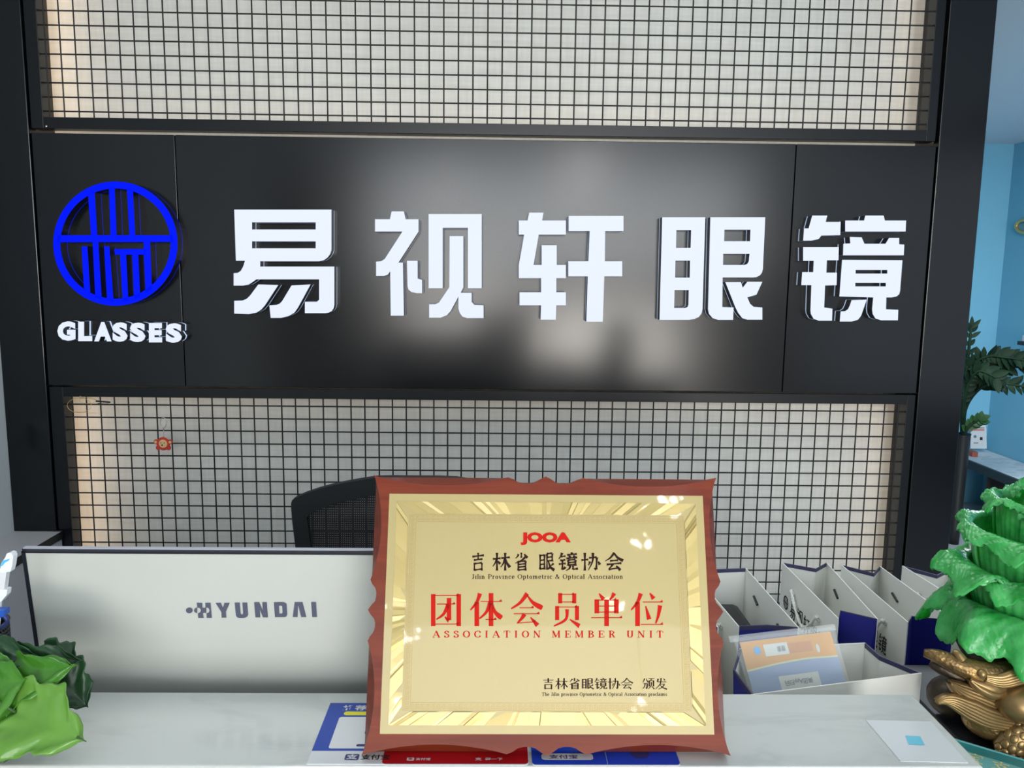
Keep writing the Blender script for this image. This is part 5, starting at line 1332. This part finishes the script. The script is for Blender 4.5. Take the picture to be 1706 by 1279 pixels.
# ------------------------------------------------------------------ side room on the right
WB = atz(1644, 748, BZ)
t = thing('display_bench', 'low bench with a pale marble top and dark edge in the blue side room', 'bench', (RX - 0.2, 4.6, 0))
b0_, b1_ = atz(1608, 762, BZ), atz(1706, 792, BZ)
bx = (b0_.x + b1_.x) / 2
obj('bench_top', MB().bevel_box(b0_.x, RX - 0.004, 2.7, 5.64, BZ - 0.02, BZ, 0.004), 'marble_bench', t)
obj('edge_trim', MB().bevel_box(b0_.x - 0.02, b0_.x + 0.012, 2.7, 5.64, BZ - 0.062, BZ - 0.004, 0.004).box(b0_.x, RX - 0.004, 2.7, 2.72, BZ - 0.062, BZ - 0.021), 'bench_dark', t)
obj('back_panel', MB().box(RX - 0.10, RX - 0.08, 2.75, 5.2, 0.0, BZ - 0.021), 'bench_panel', t)
for y in (2.9, 4.0, 5.15): obj('divider', MB().box(b0_.x + 0.02, RX - 0.10, y - 0.01, y + 0.01, 0.0, BZ - 0.021), 'bench_dark', t)
lgp = atz(1608, 790, BZ - 0.10)
obj('leg', MB().box(b0_.x + 0.002, b0_.x + 0.03, 4.90, 4.93, 0.0, BZ - 0.062), 'chrome', t)
card_y = 5.60
t = thing('paper_stand', 'white printed paper stand on the far end of the bench in the side room', 'sign', at(1628, 747, card_y))
cp = [(1617, 747), (1644, 747), (1643, 712), (1640, 704), (1635, 699), (1624, 699), (1618, 710)]
obj('board', MB().slab([at(x, y, card_y - 0.06) for x, y in cp], (0, 0.006, 0)), 'card_white', t)
pr = MB()
yq = card_y - 0.0615
def pq(x0_, x1_, y0_, y1_): return [at(x0_, y1_, yq), at(x1_, y1_, yq), at(x1_, y0_, yq), at(x0_, y0_, yq)]
obj('headline', MB().quad(*pq(1619, 1640, 712, 713)), 'ink', t)
obj('red_line', MB().quad(*pq(1619, 1640, 714.5, 717.5)), mat('faded red print', (0.55, 0.22, 0.20), 0.6), t)
hp = MB(); hp.add([at(1624.5 + 2.6 * math.cos(a_), 727 - 2.6 * math.sin(a_), yq) for a_ in [2 * PI * i / 14 for i in range(14)]], [tuple(range(14))]); obj('head_icon', hp, 'grey_ink', t)
obj('house_icon', MB().quad(*pq(1632.5, 1637, 728, 733)), 'ink', t)
obj('footer_line', MB().quad(*pq(1622, 1630, 737, 738.5)), 'grey_ink', t)
o = obj('box', MB().bevel_box(at(1614, 740, 5.45).x, at(1624, 740, 5.45).x, 5.40, 5.48, BZ, BZ + 0.035, 0.004), mat('faded red box', (0.36, 0.09, 0.06), 0.6))
tag(o, 'small faded red box in front of the white paper stand', 'box')
# planter with long arching stems
PYC = 4.75
pb = at(1602, 756, PYC); pt_ = at(1604, 722, PYC)
t = thing('potted_zamia_plant', 'dark green arching plant in a tall dark planter in the side room', 'plant', (pt_.x, PYC, 0))
rt = at(1616, 722, PYC).x - pt_.x
obj('planter', MB().lathe((pt_.x, PYC, 0), [(rt * 0.75, 0.0), (rt * 0.8, 0.1), (rt, pt_.z - 0.01), (rt * 1.06, pt_.z), (rt * 0.9, pt_.z - 0.01)], 28), 'pot_dark', t, smooth=True)
obj('soil', MB().lathe((pt_.x, PYC, pt_.z), [(0.001, -0.03), (rt * 0.9, -0.028), (0.001, -0.026)], 20), 'soil', t)
rz = random.Random(11)
def leaflet(base, dirv, ln, w_, nrm):
    dirv = Vector(dirv).normalized(); nrm = Vector(nrm); s_ = dirv.cross(nrm).normalized(); up = s_.cross(dirv)
    pts = []
    mb = MB()
    def fn(u, v):
        k = math.sin(PI * v ** 0.8) ** 0.8; x = (u * 2 - 1)
        return Vector(base) + dirv * ln * v + s_ * w_ * k * x + up * (0.25 * w_ * abs(x) * k - 0.12 * ln * v * v)
    return mb.grid(fn, 4, 8)
def frond(pts, dys, nleaf, ln, w_, first=0.25, m_='zz'):
    P = spline([at(px, py, PYC + dy) for (px, py), dy in zip(pts, dys)], 10)
    obj('stem', MB().tube(P, [0.016 - 0.011 * i / (len(P) - 1) for i in range(len(P))], 7), 'zz', t, smooth=True)
    for i in range(nleaf):
        f = first + (1 - first) * i / max(1, nleaf - 1); k = min(int(f * (len(P) - 1)), len(P) - 2)
        tg = (P[k + 1] - P[k]).normalized(); p = P[k]
        sd_ = tg.cross(Vector((0, -1, 0.2))).normalized()
        for s in ((1, -1) if i < nleaf - 1 else (1, -1, 0)):
            dv = tg * (0.75 if s else 1.0) + sd_ * s * 0.85 + Vector((rz.uniform(-.15, .15), rz.uniform(-.5, .3), rz.uniform(-.1, .1)))
            obj('leaflet', leaflet(p, dv, ln * rz.uniform(.8, 1.15), w_, (rz.uniform(-.3, .3), -1, rz.uniform(0, .7))), m_, t, smooth=True)
b_ = (1604, 722)
frond([b_, (1606, 650), (1612, 600), (1617, 556), (1618, 546)], [0, 0, 0, 0, 0], 7, 0.072, 0.013, 0.55)
frond([b_, (1606, 660), (1618, 612), (1645, 594), (1680, 596), (1720, 602)], [0, .0, -.03, -.08, -.15, -.2], 13, 0.080, 0.022, 0.40)
frond([b_, (1607, 665), (1630, 622), (1668, 612), (1720, 612)], [0, 0, -.05, -.1, -.2], 12, 0.080, 0.022, 0.35)
frond([b_, (1608, 680), (1628, 650), (1656, 638), (1690, 641), (1725, 648)], [0, 0, -.08, -.15, -.2, -.25], 10, 0.075, 0.017, 0.45)
frond([b_, (1602, 660), (1598, 610), (1590, 570)], [0, 0.1, .15, .2], 9, 0.08, 0.022, 0.3)
frond([b_, (1606, 670), (1614, 635), (1632, 618), (1660, 630)], [0, -.05, -.1, -.15, -.2], 10, 0.085, 0.024, 0.3)
frond([b_, (1604, 670), (1606, 630), (1612, 610)], [0, -.05, -.1, -.12], 8, 0.085, 0.024, 0.35)
frond([(1606, 722), (1612, 712), (1622, 704), (1632, 699)], [-.05, -.08, -.1, -.12], 5, 0.060, 0.020, 0.2, 'zz_light')
# wall decor at the right edge
rg_y = atx(1703, 378, RX - 0.03).y
cr_ = atx(1706, 378, RX - 0.02)
t = thing('wall_ring', 'gold oval ring ornament hanging on the blue wall at the photo edge', 'ornament', cr_)
P = []
for i in range(40):
    a_ = 2 * PI * i / 40; P.append(atx(1708 + 15 * math.cos(a_), 377 - 10.5 * math.sin(a_), RX - 0.02))
obj('ring', MB().tube(P, 0.013, 10, closed=True), 'gold_metal', t, smooth=True)
obj('wall_pin', MB().tube([P[10], P[10] + Vector((0.021, 0, 0))], 0.004, 8), 'gold_metal', t)
sh0, sh1 = atx(1699, 574, RX - 0.10), atx(1699, 560, RX - 0.10)
t = thing('wall_shelf', 'small black wall shelf at the photo edge above the arching plant', 'shelf', sh0)
obj('shelf_board', MB().bevel_box(RX - 0.12, RX - 0.001, sh0.y - 0.5, sh0.y, sh0.z, sh0.z + 0.025, 0.003), 'bench_dark', t)
o = obj('box', MB().bevel_box(RX - 0.11, RX - 0.01, sh0.y - 0.45, sh0.y - 0.03, sh0.z + 0.025, sh0.z + 0.065, 0.004), 'card_white')
tag(o, 'pale box lying on the small black wall shelf at the photo edge', 'box')

# ------------------------------------------------------------------ added lamp clusters, out of view, put in for glints on the plaque
M['glint_bulb'] = mat('lit bulb', (1, 1, 1), 0.5, emit=(1.0, 0.98, 0.94), estr=110)
rb = random.Random(5)
GLINT_LAMPS = [((0.80, -1.70, 2.60), 12, .062, 'largest cluster of added glint lamps hanging behind the viewer, on the right'), ((0.73, -2.10, 2.60), 6, .050, 'cluster of added glint lamps behind the viewer, just past the largest one'),
         ((0.71, -3.04, 2.60), 6, .055, 'cluster of added glint lamps behind the viewer, third along the right side'), ((-0.62, -3.08, 2.60), 7, .070, 'cluster of added glint lamps hanging behind the viewer, nearer one on the left'),
         ((-0.60, -3.77, 2.60), 8, .075, 'cluster of added glint lamps hanging behind the viewer, farther one on the left'), ((1.00, -4.00, 2.22), 5, .07, 'low cluster of added glint lamps far behind the viewer on the right')]
for c_, nb_, sp_, lb in GLINT_LAMPS:
    t = thing('added_glint_lamps', lb, 'lamp', (c_[0], c_[1], CEIL))
    obj('cord', MB().tube([(c_[0], c_[1], CEIL), c_], 0.004, 6), 'black_plastic', t)
    for k in range(nb_):
        p_ = Vector(c_) + Vector((rb.uniform(-1, 1), rb.uniform(-.3, .3), rb.uniform(-.7, .7))) * sp_
        obj('glint_bulb', MB().ball(p_, rb.uniform(.006, .017), 10, 8), 'glint_bulb', t, smooth=True)
        obj('arm', MB().tube([c_, p_], 0.002, 5), 'black_plastic', t)
